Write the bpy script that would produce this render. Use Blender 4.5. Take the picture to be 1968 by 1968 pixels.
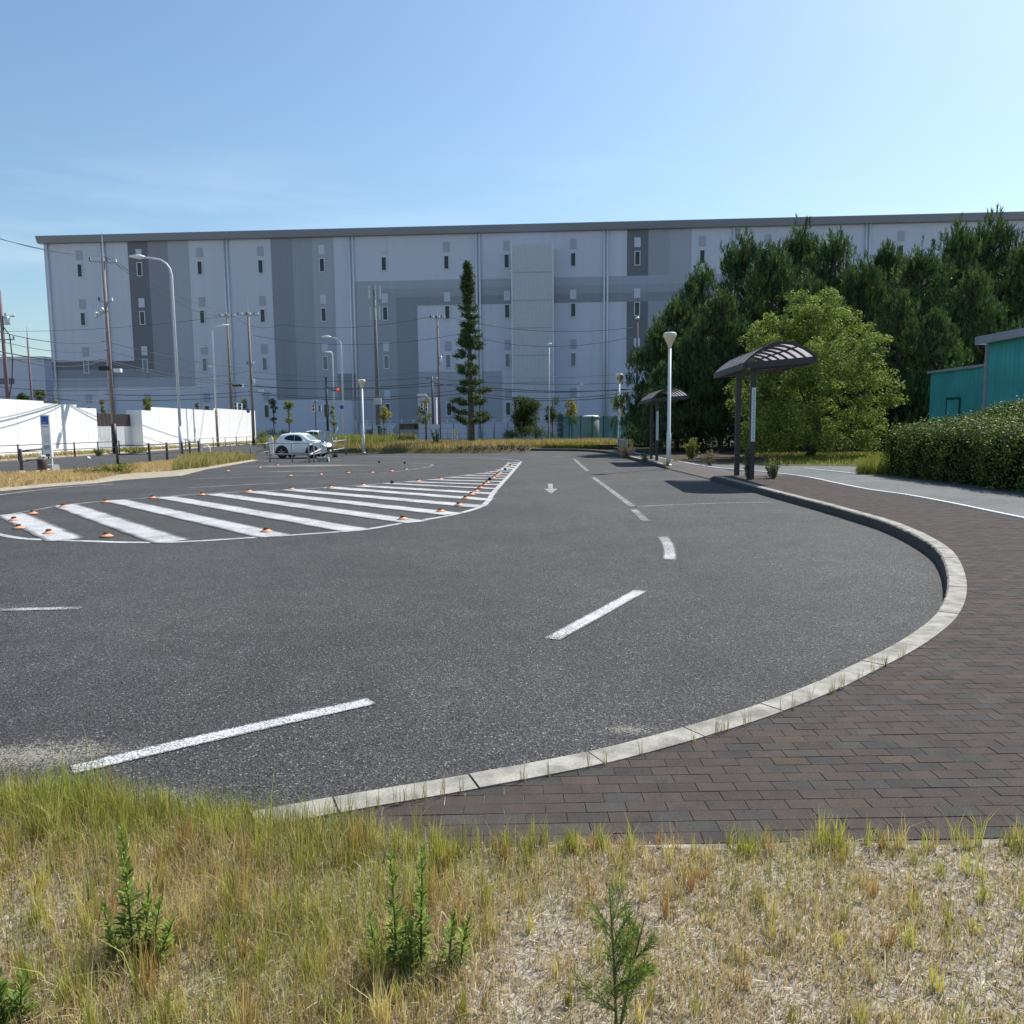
import bpy, math, random
import numpy as np
from mathutils import Vector, Matrix
random.seed(7); RNG = np.random.default_rng(11)
S = bpy.context.scene
for o in list(bpy.data.objects): bpy.data.objects.remove(o)
COL = S.collection
rad = math.radians
# ------------------------------------------------------------------ camera
FPX, EYE, CX = 1515.0, 1.7, 984.0            # focal length in pixels of the 1968 px photograph, eye height
PITCH, ROLL = math.atan(164 / FPX), rad(-0.57)
RM = Matrix.Rotation(math.pi / 2 - PITCH, 3, 'X') @ Matrix.Rotation(ROLL, 3, 'Z')
cd = bpy.data.cameras.new('camera'); cam = bpy.data.objects.new('camera', cd); COL.objects.link(cam)
cd.sensor_width = 36; cd.lens = 36 * FPX / 1968; cd.clip_start = 0.05; cd.clip_end = 3000
cam.location = (0, 0, EYE); cam.rotation_euler = RM.to_euler(); S.camera = cam
# ------------------------------------------------------------------ light
SUN_AZ, SUN_EL = 45.0, 50.0                  # degrees to the right of the view direction, elevation
w = bpy.data.worlds.new('World'); S.world = w; w.use_nodes = True
wn = w.node_tree; sky = wn.nodes.new('ShaderNodeTexSky'); sky.sky_type = 'NISHITA'; sky.sun_disc = False
sky.sun_elevation = rad(SUN_EL); sky.sun_rotation = rad(SUN_AZ); sky.air_density = 1.2; sky.dust_density = 1.15; sky.ozone_density = 4.5
bg = wn.nodes['Background']; bg.inputs[1].default_value = 0.11
# thin streaks of high cloud low over the horizon, all the way round
ctc = wn.nodes.new('ShaderNodeTexCoord'); cmp_ = wn.nodes.new('ShaderNodeMapping'); cmp_.inputs['Scale'].default_value = (1.6, 1.6, 11); cmp_.inputs['Rotation'].default_value = (0.05, 0.09, 0.4); cmp_.inputs['Location'].default_value = (0.3, 0.1, 0.2); wn.links.new(ctc.outputs['Generated'], cmp_.inputs['Vector'])
cno = wn.nodes.new('ShaderNodeTexNoise'); cno.inputs['Scale'].default_value = 2.0; cno.inputs['Detail'].default_value = 7; wn.links.new(cmp_.outputs[0], cno.inputs['Vector'])
csx = wn.nodes.new('ShaderNodeSeparateXYZ'); wn.links.new(ctc.outputs['Generated'], csx.inputs[0])
cel = wn.nodes.new('ShaderNodeMapRange'); cel.inputs[1].default_value = 0.34; cel.inputs[2].default_value = 0.12; wn.links.new(csx.outputs[2], cel.inputs[0])
cth = wn.nodes.new('ShaderNodeMapRange'); cth.inputs[1].default_value = 0.5; cth.inputs[2].default_value = 0.75; cth.inputs[4].default_value = 0.45; wn.links.new(cno.outputs[0], cth.inputs[0])
cmu = wn.nodes.new('ShaderNodeMath'); cmu.operation = 'MULTIPLY'; wn.links.new(cel.outputs[0], cmu.inputs[0]); wn.links.new(cth.outputs[0], cmu.inputs[1])
cmx = wn.nodes.new('ShaderNodeMix'); cmx.data_type = 'RGBA'; wn.links.new(cmu.outputs[0], cmx.inputs[0]); wn.links.new(sky.outputs[0], cmx.inputs[6]); cmx.inputs[7].default_value = (6.6, 7.2, 7.8, 1)
cwb = wn.nodes.new('ShaderNodeMix'); cwb.data_type = 'RGBA'; cwb.blend_type = 'MULTIPLY'; cwb.inputs[0].default_value = 1; cwb.inputs[7].default_value = (0.99, 1.05, 1.02, 1)      # the camera's white balance
wn.links.new(cmx.outputs[2], cwb.inputs[6]); wn.links.new(cwb.outputs[2], bg.inputs[0])
sl = bpy.data.lights.new('sun', 'SUN'); sl.energy = 4.8; sl.angle = rad(0.5); sl.color = (1, 0.955, 0.88)
sun = bpy.data.objects.new('sun', sl); COL.objects.link(sun)
sd = Vector((math.sin(rad(SUN_AZ)) * math.cos(rad(SUN_EL)), math.cos(rad(SUN_AZ)) * math.cos(rad(SUN_EL)), math.sin(rad(SUN_EL))))
sun.rotation_euler = sd.to_track_quat('Z', 'Y').to_euler()
vs = S.view_settings; vs.view_transform = 'Standard'; vs.look = 'None'; vs.gamma = 1; vs.use_curve_mapping = False; vs.exposure = 0.42
S.render.engine = 'CYCLES'; S.cycles.use_denoising = True; S.cycles.max_bounces = 7; S.cycles.transparent_max_bounces = 12
# ------------------------------------------------------------------ measuring helpers: photograph pixel -> world
def ray(x, y): return RM @ Vector(((x - CX) / FPX, -(y - CX) / FPX, -1))
def at(x, y, z=0.0):
    d = ray(x, y); t = (z - EYE) / d.z; return Vector((0, 0, EYE)) + d * t
def dp(x, y, Y):
    d = ray(x, y); return Vector((0, 0, EYE)) + d * (Y / d.y)
# ------------------------------------------------------------------ materials
M = {}
def nodes(name):
    m = bpy.data.materials.new(name); m.use_nodes = True; nt = m.node_tree
    return m, nt, nt.nodes['Principled BSDF'], nt.links.new
def mat(name, col, rough=0.6, metal=0.0, var=0.12, scale=3.0, bump=0.0, bscale=40, spec=0.5, coat=0):
    m, nt, b, L = nodes(name)
    tc = nt.nodes.new('ShaderNodeTexCoord'); n = nt.nodes.new('ShaderNodeTexNoise'); n.inputs['Scale'].default_value = scale; n.inputs['Detail'].default_value = 6
    r = nt.nodes.new('ShaderNodeValToRGB'); L(tc.outputs['Object'], n.inputs['Vector']); L(n.outputs[0], r.inputs[0])
    r.color_ramp.elements[0].position = 0.3; r.color_ramp.elements[1].position = 0.7
    r.color_ramp.elements[0].color = [max(0, c * (1 - var)) for c in col] + [1]; r.color_ramp.elements[1].color = [min(1, c * (1 + var)) for c in col] + [1]
    L(r.outputs[0], b.inputs['Base Color']); b.inputs['Roughness'].default_value = rough; b.inputs['Metallic'].default_value = metal
    b.inputs['Specular IOR Level'].default_value = spec; b.inputs['Coat Weight'].default_value = coat
    if bump:
        n2 = nt.nodes.new('ShaderNodeTexNoise'); n2.inputs['Scale'].default_value = bscale; n2.inputs['Detail'].default_value = 8; L(tc.outputs['Object'], n2.inputs['Vector'])
        bp = nt.nodes.new('ShaderNodeBump'); bp.inputs['Strength'].default_value = bump; bp.inputs['Distance'].default_value = 0.02
        L(n2.outputs[0], bp.inputs['Height']); L(bp.outputs[0], b.inputs['Normal'])
    M[name] = m; return m
def leafmat(name, rough=0.5, trans=0.3, spec=0.35):
    m, nt, b, L = nodes(name)
    a = nt.nodes.new('ShaderNodeVertexColor'); a.layer_name = 'Col'; L(a.outputs[0], b.inputs['Base Color'])
    b.inputs['Roughness'].default_value = rough; b.inputs['Specular IOR Level'].default_value = spec
    t = nt.nodes.new('ShaderNodeBsdfTranslucent'); mx = nt.nodes.new('ShaderNodeMixShader'); mx.inputs[0].default_value = trans
    h = nt.nodes.new('ShaderNodeHueSaturation'); h.inputs['Value'].default_value = 1.3; h.inputs['Saturation'].default_value = 1.1
    L(a.outputs[0], h.inputs['Color']); L(h.outputs[0], t.inputs[0]); L(b.outputs[0], mx.inputs[1]); L(t.outputs[0], mx.inputs[2])
    L(mx.outputs[0], nt.nodes['Material Output'].inputs[0]); M[name] = m; return m
def stone_mix(nt, L, vec, scale, p0, p1, c0, c1, detail=8):
    n = nt.nodes.new('ShaderNodeTexNoise'); n.inputs['Scale'].default_value = scale; n.inputs['Detail'].default_value = detail; L(vec, n.inputs['Vector'])
    r = nt.nodes.new('ShaderNodeValToRGB'); r.color_ramp.elements[0].position = p0; r.color_ramp.elements[1].position = p1
    r.color_ramp.elements[0].color = list(c0) + [1]; r.color_ramp.elements[1].color = list(c1) + [1]; L(n.outputs[0], r.inputs[0]); return r, n
def mixc(nt, L, a, b, fac, mode='MIX'):
    x = nt.nodes.new('ShaderNodeMix'); x.data_type = 'RGBA'; x.blend_type = mode
    if isinstance(fac, float): x.inputs[0].default_value = fac
    else: L(fac, x.inputs[0])
    for i, v in ((6, a), (7, b)):
        if isinstance(v, (tuple, list)): x.inputs[i].default_value = list(v)[:3] + [1]
        else: L(v, x.inputs[i])
    return x.outputs[2]
def asphalt_color(nt, L, vec, dark=(0.008, 0.0083, 0.009), light=(0.083, 0.083, 0.0845), patches=()):
    v = nt.nodes.new('ShaderNodeTexVoronoi'); v.inputs['Scale'].default_value = 115; L(vec, v.inputs['Vector'])
    sep = nt.nodes.new('ShaderNodeSeparateColor'); L(v.outputs['Color'], sep.inputs[0])
    r = nt.nodes.new('ShaderNodeValToRGB'); e = r.color_ramp.elements; e[0].position = 0; e[0].color = list(dark) + [1]; e[1].position = 0.86; e[1].color = list(light) + [1]
    e2 = e.new(0.975); e2.color = (0.14, 0.14, 0.135, 1); e3 = e.new(1.0); e3.color = (0.34, 0.34, 0.33, 1)
    L(sep.outputs[0], r.inputs[0]); c = r.outputs[0]
    big, _ = stone_mix(nt, L, vec, 0.35, 0.33, 0.68, (0.78, 0.78, 0.79), (1.12, 1.12, 1.1)); c = mixc(nt, L, c, big.outputs[0], 1.0, 'MULTIPLY')
    mid, _ = stone_mix(nt, L, vec, 2.6, 0.3, 0.72, (0.84, 0.84, 0.84), (1.13, 1.13, 1.12)); c = mixc(nt, L, c, mid.outputs[0], 1.0, 'MULTIPLY')
    for (p, rx, ry, k) in patches:                                   # sand blown onto the asphalt, ragged patches
        mp = nt.nodes.new('ShaderNodeMapping'); mp.inputs['Location'].default_value = (-p[0] / rx, -p[1] / ry, 0); mp.inputs['Scale'].default_value = (1 / rx, 1 / ry, 0); L(vec, mp.inputs['Vector'])
        ln = nt.nodes.new('ShaderNodeVectorMath'); ln.operation = 'LENGTH'; L(mp.outputs[0], ln.inputs[0])
        nn = nt.nodes.new('ShaderNodeTexNoise'); nn.inputs['Scale'].default_value = 9 / max(rx, ry) + 30; nn.inputs['Detail'].default_value = 9; L(vec, nn.inputs['Vector'])
        nb = nt.nodes.new('ShaderNodeTexNoise'); nb.inputs['Scale'].default_value = 2.5 / max(rx, ry); nb.inputs['Detail'].default_value = 4; L(vec, nb.inputs['Vector'])
        ad = nt.nodes.new('ShaderNodeMath'); ad.operation = 'MULTIPLY_ADD'; L(nn.outputs[0], ad.inputs[0]); ad.inputs[1].default_value = 0.8; L(ln.outputs['Value'], ad.inputs[2])
        ad2 = nt.nodes.new('ShaderNodeMath'); ad2.operation = 'MULTIPLY_ADD'; L(nb.outputs[0], ad2.inputs[0]); ad2.inputs[1].default_value = 1.2; L(ad.outputs[0], ad2.inputs[2]); ad3 = nt.nodes.new('ShaderNodeMath'); ad3.operation = 'MULTIPLY_ADD'; L(sep.outputs[1], ad3.inputs[0]); ad3.inputs[1].default_value = 1.1; L(ad2.outputs[0], ad3.inputs[2])
        mr = nt.nodes.new('ShaderNodeMapRange'); mr.inputs[1].default_value = 2.25; mr.inputs[2].default_value = 1.6; mr.inputs[3].default_value = 0; mr.inputs[4].default_value = k; L(ad3.outputs[0], mr.inputs[0])
        c = mixc(nt, L, c, (0.36, 0.32, 0.26), mr.outputs[0])
    return c, v
def bumpn(nt, L, b, h, s, d):
    bp = nt.nodes.new('ShaderNodeBump'); bp.inputs['Strength'].default_value = s; bp.inputs['Distance'].default_value = d; L(h, bp.inputs['Height']); L(bp.outputs[0], b.inputs['Normal'])
def make_asphalt(name, patches=(), **k):
    m, nt, b, L = nodes(name); g = nt.nodes.new('ShaderNodeNewGeometry'); c, v = asphalt_color(nt, L, g.outputs['Position'], patches=patches, **k)
    L(c, b.inputs['Base Color']); b.inputs['Roughness'].default_value = 0.8; b.inputs['Specular IOR Level'].default_value = 0.32
    bumpn(nt, L, b, v.outputs['Distance'], 0.8, 0.008); M[name] = m
g0, g1, g2, g3, g4 = at(60, 1450), at(1210, 1402), at(590, 895), at(560, 906), at(30, 1560)
make_asphalt('asphalt', patches=((g0, 0.55, 0.22, 0.75), (g4, 0.9, 0.3, 0.8), (g1, 0.16, 0.09, 0.6), (g2, 3.6, 1.1, 0.85), (g3, 1.6, 0.5, 0.5)))
make_asphalt('path_asphalt', dark=(0.07, 0.078, 0.083), light=(0.15, 0.16, 0.165))
def make_paint(name, wear):
    m, nt, b, L = nodes(name); g = nt.nodes.new('ShaderNodeNewGeometry'); c, v = asphalt_color(nt, L, g.outputs['Position'])
    va = nt.nodes.new('ShaderNodeVertexColor'); va.layer_name = 'Col'; sa_ = nt.nodes.new('ShaderNodeSeparateColor'); L(va.outputs[0], sa_.inputs[0])
    n = nt.nodes.new('ShaderNodeTexNoise'); n.inputs['Scale'].default_value = 1.7; n.inputs['Detail'].default_value = 7; L(g.outputs['Position'], n.inputs['Vector'])
    sp = nt.nodes.new('ShaderNodeSeparateColor'); L(v.outputs['Color'], sp.inputs[0])
    a1 = nt.nodes.new('ShaderNodeMath'); a1.operation = 'MULTIPLY_ADD'; L(n.outputs[0], a1.inputs[0]); a1.inputs[1].default_value = 1.25; L(sa_.outputs[0], a1.inputs[2])
    ad = nt.nodes.new('ShaderNodeMath'); ad.operation = 'MULTIPLY_ADD'; L(sp.outputs[1], ad.inputs[0]); ad.inputs[1].default_value = 0.95; L(a1.outputs[0], ad.inputs[2])
    mr = nt.nodes.new('ShaderNodeMapRange'); mr.inputs[1].default_value = 1.42 + wear; mr.inputs[2].default_value = 2.22 + wear; L(ad.outputs[0], mr.inputs[0])
    pc, _ = stone_mix(nt, L, g.outputs['Position'], 6, 0.3, 0.7, (0.46, 0.47, 0.48), (0.62, 0.62, 0.62))
    L(mixc(nt, L, c, pc.outputs[0], mr.outputs[0]), b.inputs['Base Color']); b.inputs['Roughness'].default_value = 0.75
    bumpn(nt, L, b, v.outputs['Distance'], 0.5, 0.005); M[name] = m
make_paint('paint', 0.0); make_paint('paint_worn', 0.28); make_paint('paint_faded', 0.55)
def make_soil(name, c0, c1, c2):
    m, nt, b, L = nodes(name); g = nt.nodes.new('ShaderNodeNewGeometry'); P = g.outputs['Position']
    a, _ = stone_mix(nt, L, P, 6, 0.32, 0.68, c0, c1); f, fn = stone_mix(nt, L, P, 130, 0.38, 0.66, (0.72, 0.71, 0.7), (1.15, 1.15, 1.14))
    d, dn = stone_mix(nt, L, P, 26, 0.52, 0.66, (0, 0, 0), (1, 1, 1)); c = mixc(nt, L, a.outputs[0], f.outputs[0], 1.0, 'MULTIPLY')
    sp = nt.nodes.new('ShaderNodeSeparateColor'); L(d.outputs[0], sp.inputs[0]); L(mixc(nt, L, c, c2, sp.outputs[0]), b.inputs['Base Color']); b.inputs['Roughness'].default_value = 0.95
    b.inputs['Specular IOR Level'].default_value = 0.15; bumpn(nt, L, b, dn.outputs[0], 0.9, 0.03); M[name] = m
make_soil('soil', (0.27, 0.24, 0.205), (0.43, 0.39, 0.345), (0.12, 0.1, 0.08))
make_soil('sand', (0.33, 0.29, 0.22), (0.46, 0.41, 0.33), (0.28, 0.23, 0.16))
make_soil('leaf_litter', (0.05, 0.042, 0.03), (0.1, 0.085, 0.055), (0.03, 0.03, 0.018))
make_soil('lawn_soil', (0.1, 0.1, 0.045), (0.19, 0.17, 0.08), (0.07, 0.075, 0.03))
m, nt, b, L = nodes('kerb'); g = nt.nodes.new('ShaderNodeNewGeometry'); P_ = g.outputs['Position']; c0_, _ = stone_mix(nt, L, P_, 7, 0.34, 0.64, (0.19, 0.178, 0.152), (0.38, 0.36, 0.315)); c1_, n1_ = stone_mix(nt, L, P_, 70, 0.3, 0.72, (0.78, 0.78, 0.77), (1.1, 1.1, 1.1)); cc_ = mixc(nt, L, c0_.outputs[0], c1_.outputs[0], 1.0, 'MULTIPLY')
sx_ = nt.nodes.new('ShaderNodeSeparateXYZ'); L(P_, sx_.inputs[0]); gn_, gnn = stone_mix(nt, L, P_, 9, 0.3, 0.75, (0, 0, 0), (1, 1, 1)); ga = nt.nodes.new('ShaderNodeMath'); ga.operation = 'MULTIPLY_ADD'; L(gnn.outputs[0], ga.inputs[0]); ga.inputs[1].default_value = -0.045; L(sx_.outputs[2], ga.inputs[2])
gm = nt.nodes.new('ShaderNodeMapRange'); gm.inputs[1].default_value = 0.128; gm.inputs[2].default_value = 0.1; L(ga.outputs[0], gm.inputs[0]); L(mixc(nt, L, cc_, (0.075, 0.07, 0.062), gm.outputs[0]), b.inputs['Base Color']); b.inputs['Roughness'].default_value = 0.9; bumpn(nt, L, b, n1_.outputs[0], 0.35, 0.006); M['kerb'] = m
mat('concrete', (0.4, 0.39, 0.37), 0.9, var=0.15, scale=4, bump=0.3)
m, nt, b, L = nodes('bed'); g = nt.nodes.new('ShaderNodeNewGeometry'); bn_, bnn = stone_mix(nt, L, g.outputs['Position'], 3.2, 0.4, 0.62, (0, 0, 0), (1, 1, 1)); sy_ = nt.nodes.new('ShaderNodeSeparateXYZ'); L(g.outputs['Position'], sy_.inputs[0])
by_ = nt.nodes.new('ShaderNodeMapRange'); by_.inputs[1].default_value = 4.6; by_.inputs[2].default_value = 3.0; L(sy_.outputs[1], by_.inputs[0]); bm_ = nt.nodes.new('ShaderNodeMath'); bm_.operation = 'MULTIPLY'; L(by_.outputs[0], bm_.inputs[0]); sq_ = nt.nodes.new('ShaderNodeSeparateColor'); L(bn_.outputs[0], sq_.inputs[0]); L(sq_.outputs[0], bm_.inputs[1])
L(mixc(nt, L, (0.055, 0.048, 0.042), (0.52, 0.48, 0.42), bm_.outputs[0]), b.inputs['Base Color']); b.inputs['Roughness'].default_value = 0.95; M['bed'] = m   # sand swept into the joints near the verge
def make_brick(name):
    m, nt, b, L = nodes(name); oi = nt.nodes.new('ShaderNodeObjectInfo'); g = nt.nodes.new('ShaderNodeNewGeometry'); P = g.outputs['Position']
    va = nt.nodes.new('ShaderNodeVertexColor'); va.layer_name = 'Col'
    f, fn = stone_mix(nt, L, P, 240, 0.3, 0.74, (0.66, 0.66, 0.66), (1.55, 1.54, 1.52)); g2_, _ = stone_mix(nt, L, P, 7, 0.3, 0.7, (0.86, 0.86, 0.86), (1.12, 1.11, 1.1))
    c = mixc(nt, L, va.outputs[0], f.outputs[0], 1.0, 'MULTIPLY'); c = mixc(nt, L, c, g2_.outputs[0], 1.0, 'MULTIPLY')
    L(c, b.inputs['Base Color']); b.inputs['Roughness'].default_value = 0.92; b.inputs['Specular IOR Level'].default_value = 0.12; bumpn(nt, L, b, fn.outputs[0], 0.4, 0.004); M[name] = m
make_brick('brick')
def make_paving(name):
    m, nt, b, L = nodes(name); g = nt.nodes.new('ShaderNodeNewGeometry'); bt = nt.nodes.new('ShaderNodeTexBrick'); P = g.outputs['Position']
    bt.inputs['Scale'].default_value = 1; bt.inputs['Brick Width'].default_value = 0.172; bt.inputs['Row Height'].default_value = 0.086; bt.inputs['Mortar Size'].default_value = 0.003
    bt.inputs['Color1'].default_value = (0.07, 0.058, 0.052, 1); bt.inputs['Color2'].default_value = (0.082, 0.069, 0.062, 1); bt.inputs['Mortar'].default_value = (0.05, 0.043, 0.038, 1); L(P, bt.inputs['Vector'])
    f, fn = stone_mix(nt, L, P, 3, 0.3, 0.7, (0.85, 0.85, 0.85), (1.15, 1.13, 1.1)); L(mixc(nt, L, bt.outputs[0], f.outputs[0], 1.0, 'MULTIPLY'), b.inputs['Base Color']); b.inputs['Roughness'].default_value = 0.88; M[name] = m
make_paving('paving')
def clad(name, col):
    m, nt, b, L = nodes(name); tc = nt.nodes.new('ShaderNodeTexCoord'); mp = nt.nodes.new('ShaderNodeMapping'); mp.inputs['Scale'].default_value = (1, 1, 0.03); L(tc.outputs['Object'], mp.inputs['Vector'])
    s, _ = stone_mix(nt, L, mp.outputs[0], 1.2, 0.3, 0.7, [c * 0.955 for c in col], [c * 1.025 for c in col]); L(s.outputs[0], b.inputs['Base Color']); b.inputs['Roughness'].default_value = 0.55
    wv = nt.nodes.new('ShaderNodeTexWave'); wv.inputs['Scale'].default_value = 1.4; L(tc.outputs['Object'], wv.inputs['Vector']); bumpn(nt, L, b, wv.outputs[0], 0.06, 0.02); M[name] = m
for n_, k_ in (('clad_light', 0.66), ('clad_pale', 0.45), ('clad_mid', 0.385), ('clad_deep', 0.305), ('clad_dark', 0.175)): clad(n_, (k_ * 0.95, k_ * 0.97, k_ * 1.12))
mat('fascia', (0.27, 0.29, 0.34), 0.5, var=0.05)
def make_mesh_clad(name):
    m, nt, b, L = nodes(name); tc = nt.nodes.new('ShaderNodeTexCoord'); wv = nt.nodes.new('ShaderNodeTexWave'); wv.inputs['Scale'].default_value = 1.7; L(tc.outputs['Object'], wv.inputs['Vector'])
    r = nt.nodes.new('ShaderNodeValToRGB'); r.color_ramp.elements[0].color = (0.5, 0.5, 0.53, 1); r.color_ramp.elements[1].color = (0.67, 0.67, 0.71, 1); L(wv.outputs[0], r.inputs[0])
    n, _ = stone_mix(nt, L, tc.outputs['Object'], 14, 0.35, 0.65, (0.75, 0.75, 0.75), (1.15, 1.15, 1.15), 3); L(mixc(nt, L, r.outputs[0], n.outputs[0], 1.0, 'MULTIPLY'), b.inputs['Base Color']); b.inputs['Roughness'].default_value = 0.6; M[name] = m
make_mesh_clad('mesh_clad')
mat('glass_dark', (0.02, 0.022, 0.03), 0.12, var=0.3, scale=0.5); mat('frame_white', (0.68, 0.69, 0.7), 0.5, var=0.05)
mat('blind', (0.24, 0.26, 0.28), 0.6, var=0.1); mat('pipe_grey', (0.74, 0.75, 0.78), 0.45, var=0.06)
mat('white_panel', (0.87, 0.88, 0.87), 0.5, var=0.035, scale=0.6); mat('white_paint', (0.78, 0.79, 0.78), 0.4, var=0.05); mat('steel', (0.62, 0.64, 0.66), 0.4, 0.4, var=0.1)
mat('pole_brown', (0.26, 0.2, 0.18), 0.85, var=0.15, scale=2, bump=0.2); mat('pole_plum', (0.2, 0.13, 0.15), 0.85, var=0.12, scale=2); mat('pole_grey', (0.17, 0.18, 0.17), 0.85, var=0.15, scale=2)
mat('black', (0.02, 0.02, 0.022), 0.55, var=0.3); mat('dark_steel', (0.05, 0.048, 0.055), 0.5, var=0.2); mat('wire', (0.045, 0.05, 0.06), 0.6, var=0.1)
mat('brown_slat', (0.09, 0.065, 0.065), 0.7, var=0.15); mat('galv', (0.42, 0.43, 0.44), 0.5, 0.5, var=0.2, scale=20)
mat('shelter', (0.05, 0.043, 0.043), 0.5, var=0.12, scale=6); mat('cream', (0.85, 0.7, 0.44), 0.4, var=0.06); mat('cap_white', (0.75, 0.74, 0.7), 0.4, var=0.04)
mat('teal_wall', (0.075, 0.42, 0.43), 0.65, var=0.16, scale=0.8); mat('teal_dark', (0.012, 0.09, 0.095), 0.6, var=0.1); mat('fascia_lilac', (0.36, 0.36, 0.44), 0.6, var=0.06)
mat('orange', (0.72, 0.31, 0.16), 0.65, var=0.18, scale=30); mat('stub', (0.05, 0.026, 0.02), 0.8, var=0.3, scale=40)
mat('car_white', (0.88, 0.88, 0.88), 0.4, var=0.02, coat=0.15); mat('car_glass', (0.012, 0.014, 0.02), 0.08, var=0.2); mat('screen', (0.22, 0.33, 0.36), 0.08, var=0.1); mat('tyre', (0.02, 0.02, 0.021), 0.85, var=0.2); mat('rim', (0.3, 0.31, 0.33), 0.3, 0.7, var=0.1)
mat('red_lens', (0.45, 0.02, 0.02), 0.3, var=0.1); mat('blue_sign', (0.03, 0.1, 0.42), 0.5, var=0.08); mat('sign_grey', (0.35, 0.38, 0.4), 0.5, var=0.1); mat('sign_pale', (0.62, 0.66, 0.68), 0.5, var=0.06); mat('sign_red', (0.55, 0.08, 0.06), 0.5, var=0.1); mat('cyan_ink', (0.16, 0.42, 0.5), 0.5, var=0.2, scale=30); mat('dark_ink', (0.07, 0.08, 0.09), 0.5, var=0.2)
mat('maroon', (0.06, 0.022, 0.025), 0.6, var=0.3, scale=8); mat('litter', (0.62, 0.63, 0.62), 0.7, var=0.15, scale=12); mat('beige_box', (0.5, 0.48, 0.4), 0.6, var=0.06); mat('box_grey', (0.52, 0.55, 0.55), 0.6, var=0.06)
mat('bark', (0.075, 0.06, 0.05), 0.95, var=0.3, scale=9, bump=0.6, bscale=25); mat('bark_grey', (0.13, 0.115, 0.1), 0.95, var=0.3, scale=9, bump=0.6, bscale=25)
mat('hedge_light_block', (0.012, 0.018, 0.008), 1, var=0.4, scale=6, spec=0.05); mat('pebble', (0.42, 0.39, 0.34), 0.9, var=0.3, scale=30)
mat('ground', (0.2, 0.18, 0.13), 0.95, var=0.3, scale=0.2); mat('roof_grey', (0.3, 0.31, 0.33), 0.6)
leafmat('leaf', 0.6, 0.35, 0.12); leafmat('needle', 0.65, 0.2, 0.2); leafmat('grass', 0.6, 0.35, 0.25); leafmat('hedge_leaf', 0.55, 0.22, 0.14)
m, nt, b, L = nodes('canopy'); b.inputs['Base Color'].default_value = (0.55, 0.55, 0.55, 1); b.inputs['Roughness'].default_value = 0.35
nz, _ = stone_mix(nt, L, nt.nodes.new('ShaderNodeTexCoord').outputs['Object'], 3, 0.3, 0.7, (0.62, 0.6, 0.62), (0.72, 0.7, 0.72)); L(nz.outputs[0], b.inputs['Base Color'])
t = nt.nodes.new('ShaderNodeBsdfTranslucent'); L(nz.outputs[0], t.inputs[0]); x = nt.nodes.new('ShaderNodeMixShader'); x.inputs[0].default_value = 0.75; L(b.outputs[0], x.inputs[1]); L(t.outputs[0], x.inputs[2]); L(x.outputs[0], nt.nodes['Material Output'].inputs[0]); M['canopy'] = m
m, nt, b, L = nodes('net'); b.inputs['Base Color'].default_value = (0.02, 0.2, 0.16, 1); tr = nt.nodes.new('ShaderNodeBsdfTransparent'); tc = nt.nodes.new('ShaderNodeTexCoord'); ch = nt.nodes.new('ShaderNodeTexChecker'); ch.inputs['Scale'].default_value = 18; L(tc.outputs['Object'], ch.inputs['Vector'])
x = nt.nodes.new('ShaderNodeMixShader'); mr = nt.nodes.new('ShaderNodeMapRange'); mr.inputs[3].default_value = 0.15; mr.inputs[4].default_value = 0.6; L(ch.outputs['Fac'], mr.inputs[0]); L(mr.outputs[0], x.inputs[0]); L(tr.outputs[0], x.inputs[1]); L(b.outputs[0], x.inputs[2]); L(x.outputs[0], nt.nodes['Material Output'].inputs[0]); M['net'] = m
m, nt, b, L = nodes('red_lamp'); b.inputs['Base Color'].default_value = (0.8, 0.03, 0.03, 1); b.inputs['Emission Color'].default_value = (1, 0.06, 0.05, 1); b.inputs['Emission Strength'].default_value = 1.2; M['red_lamp'] = m
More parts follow.
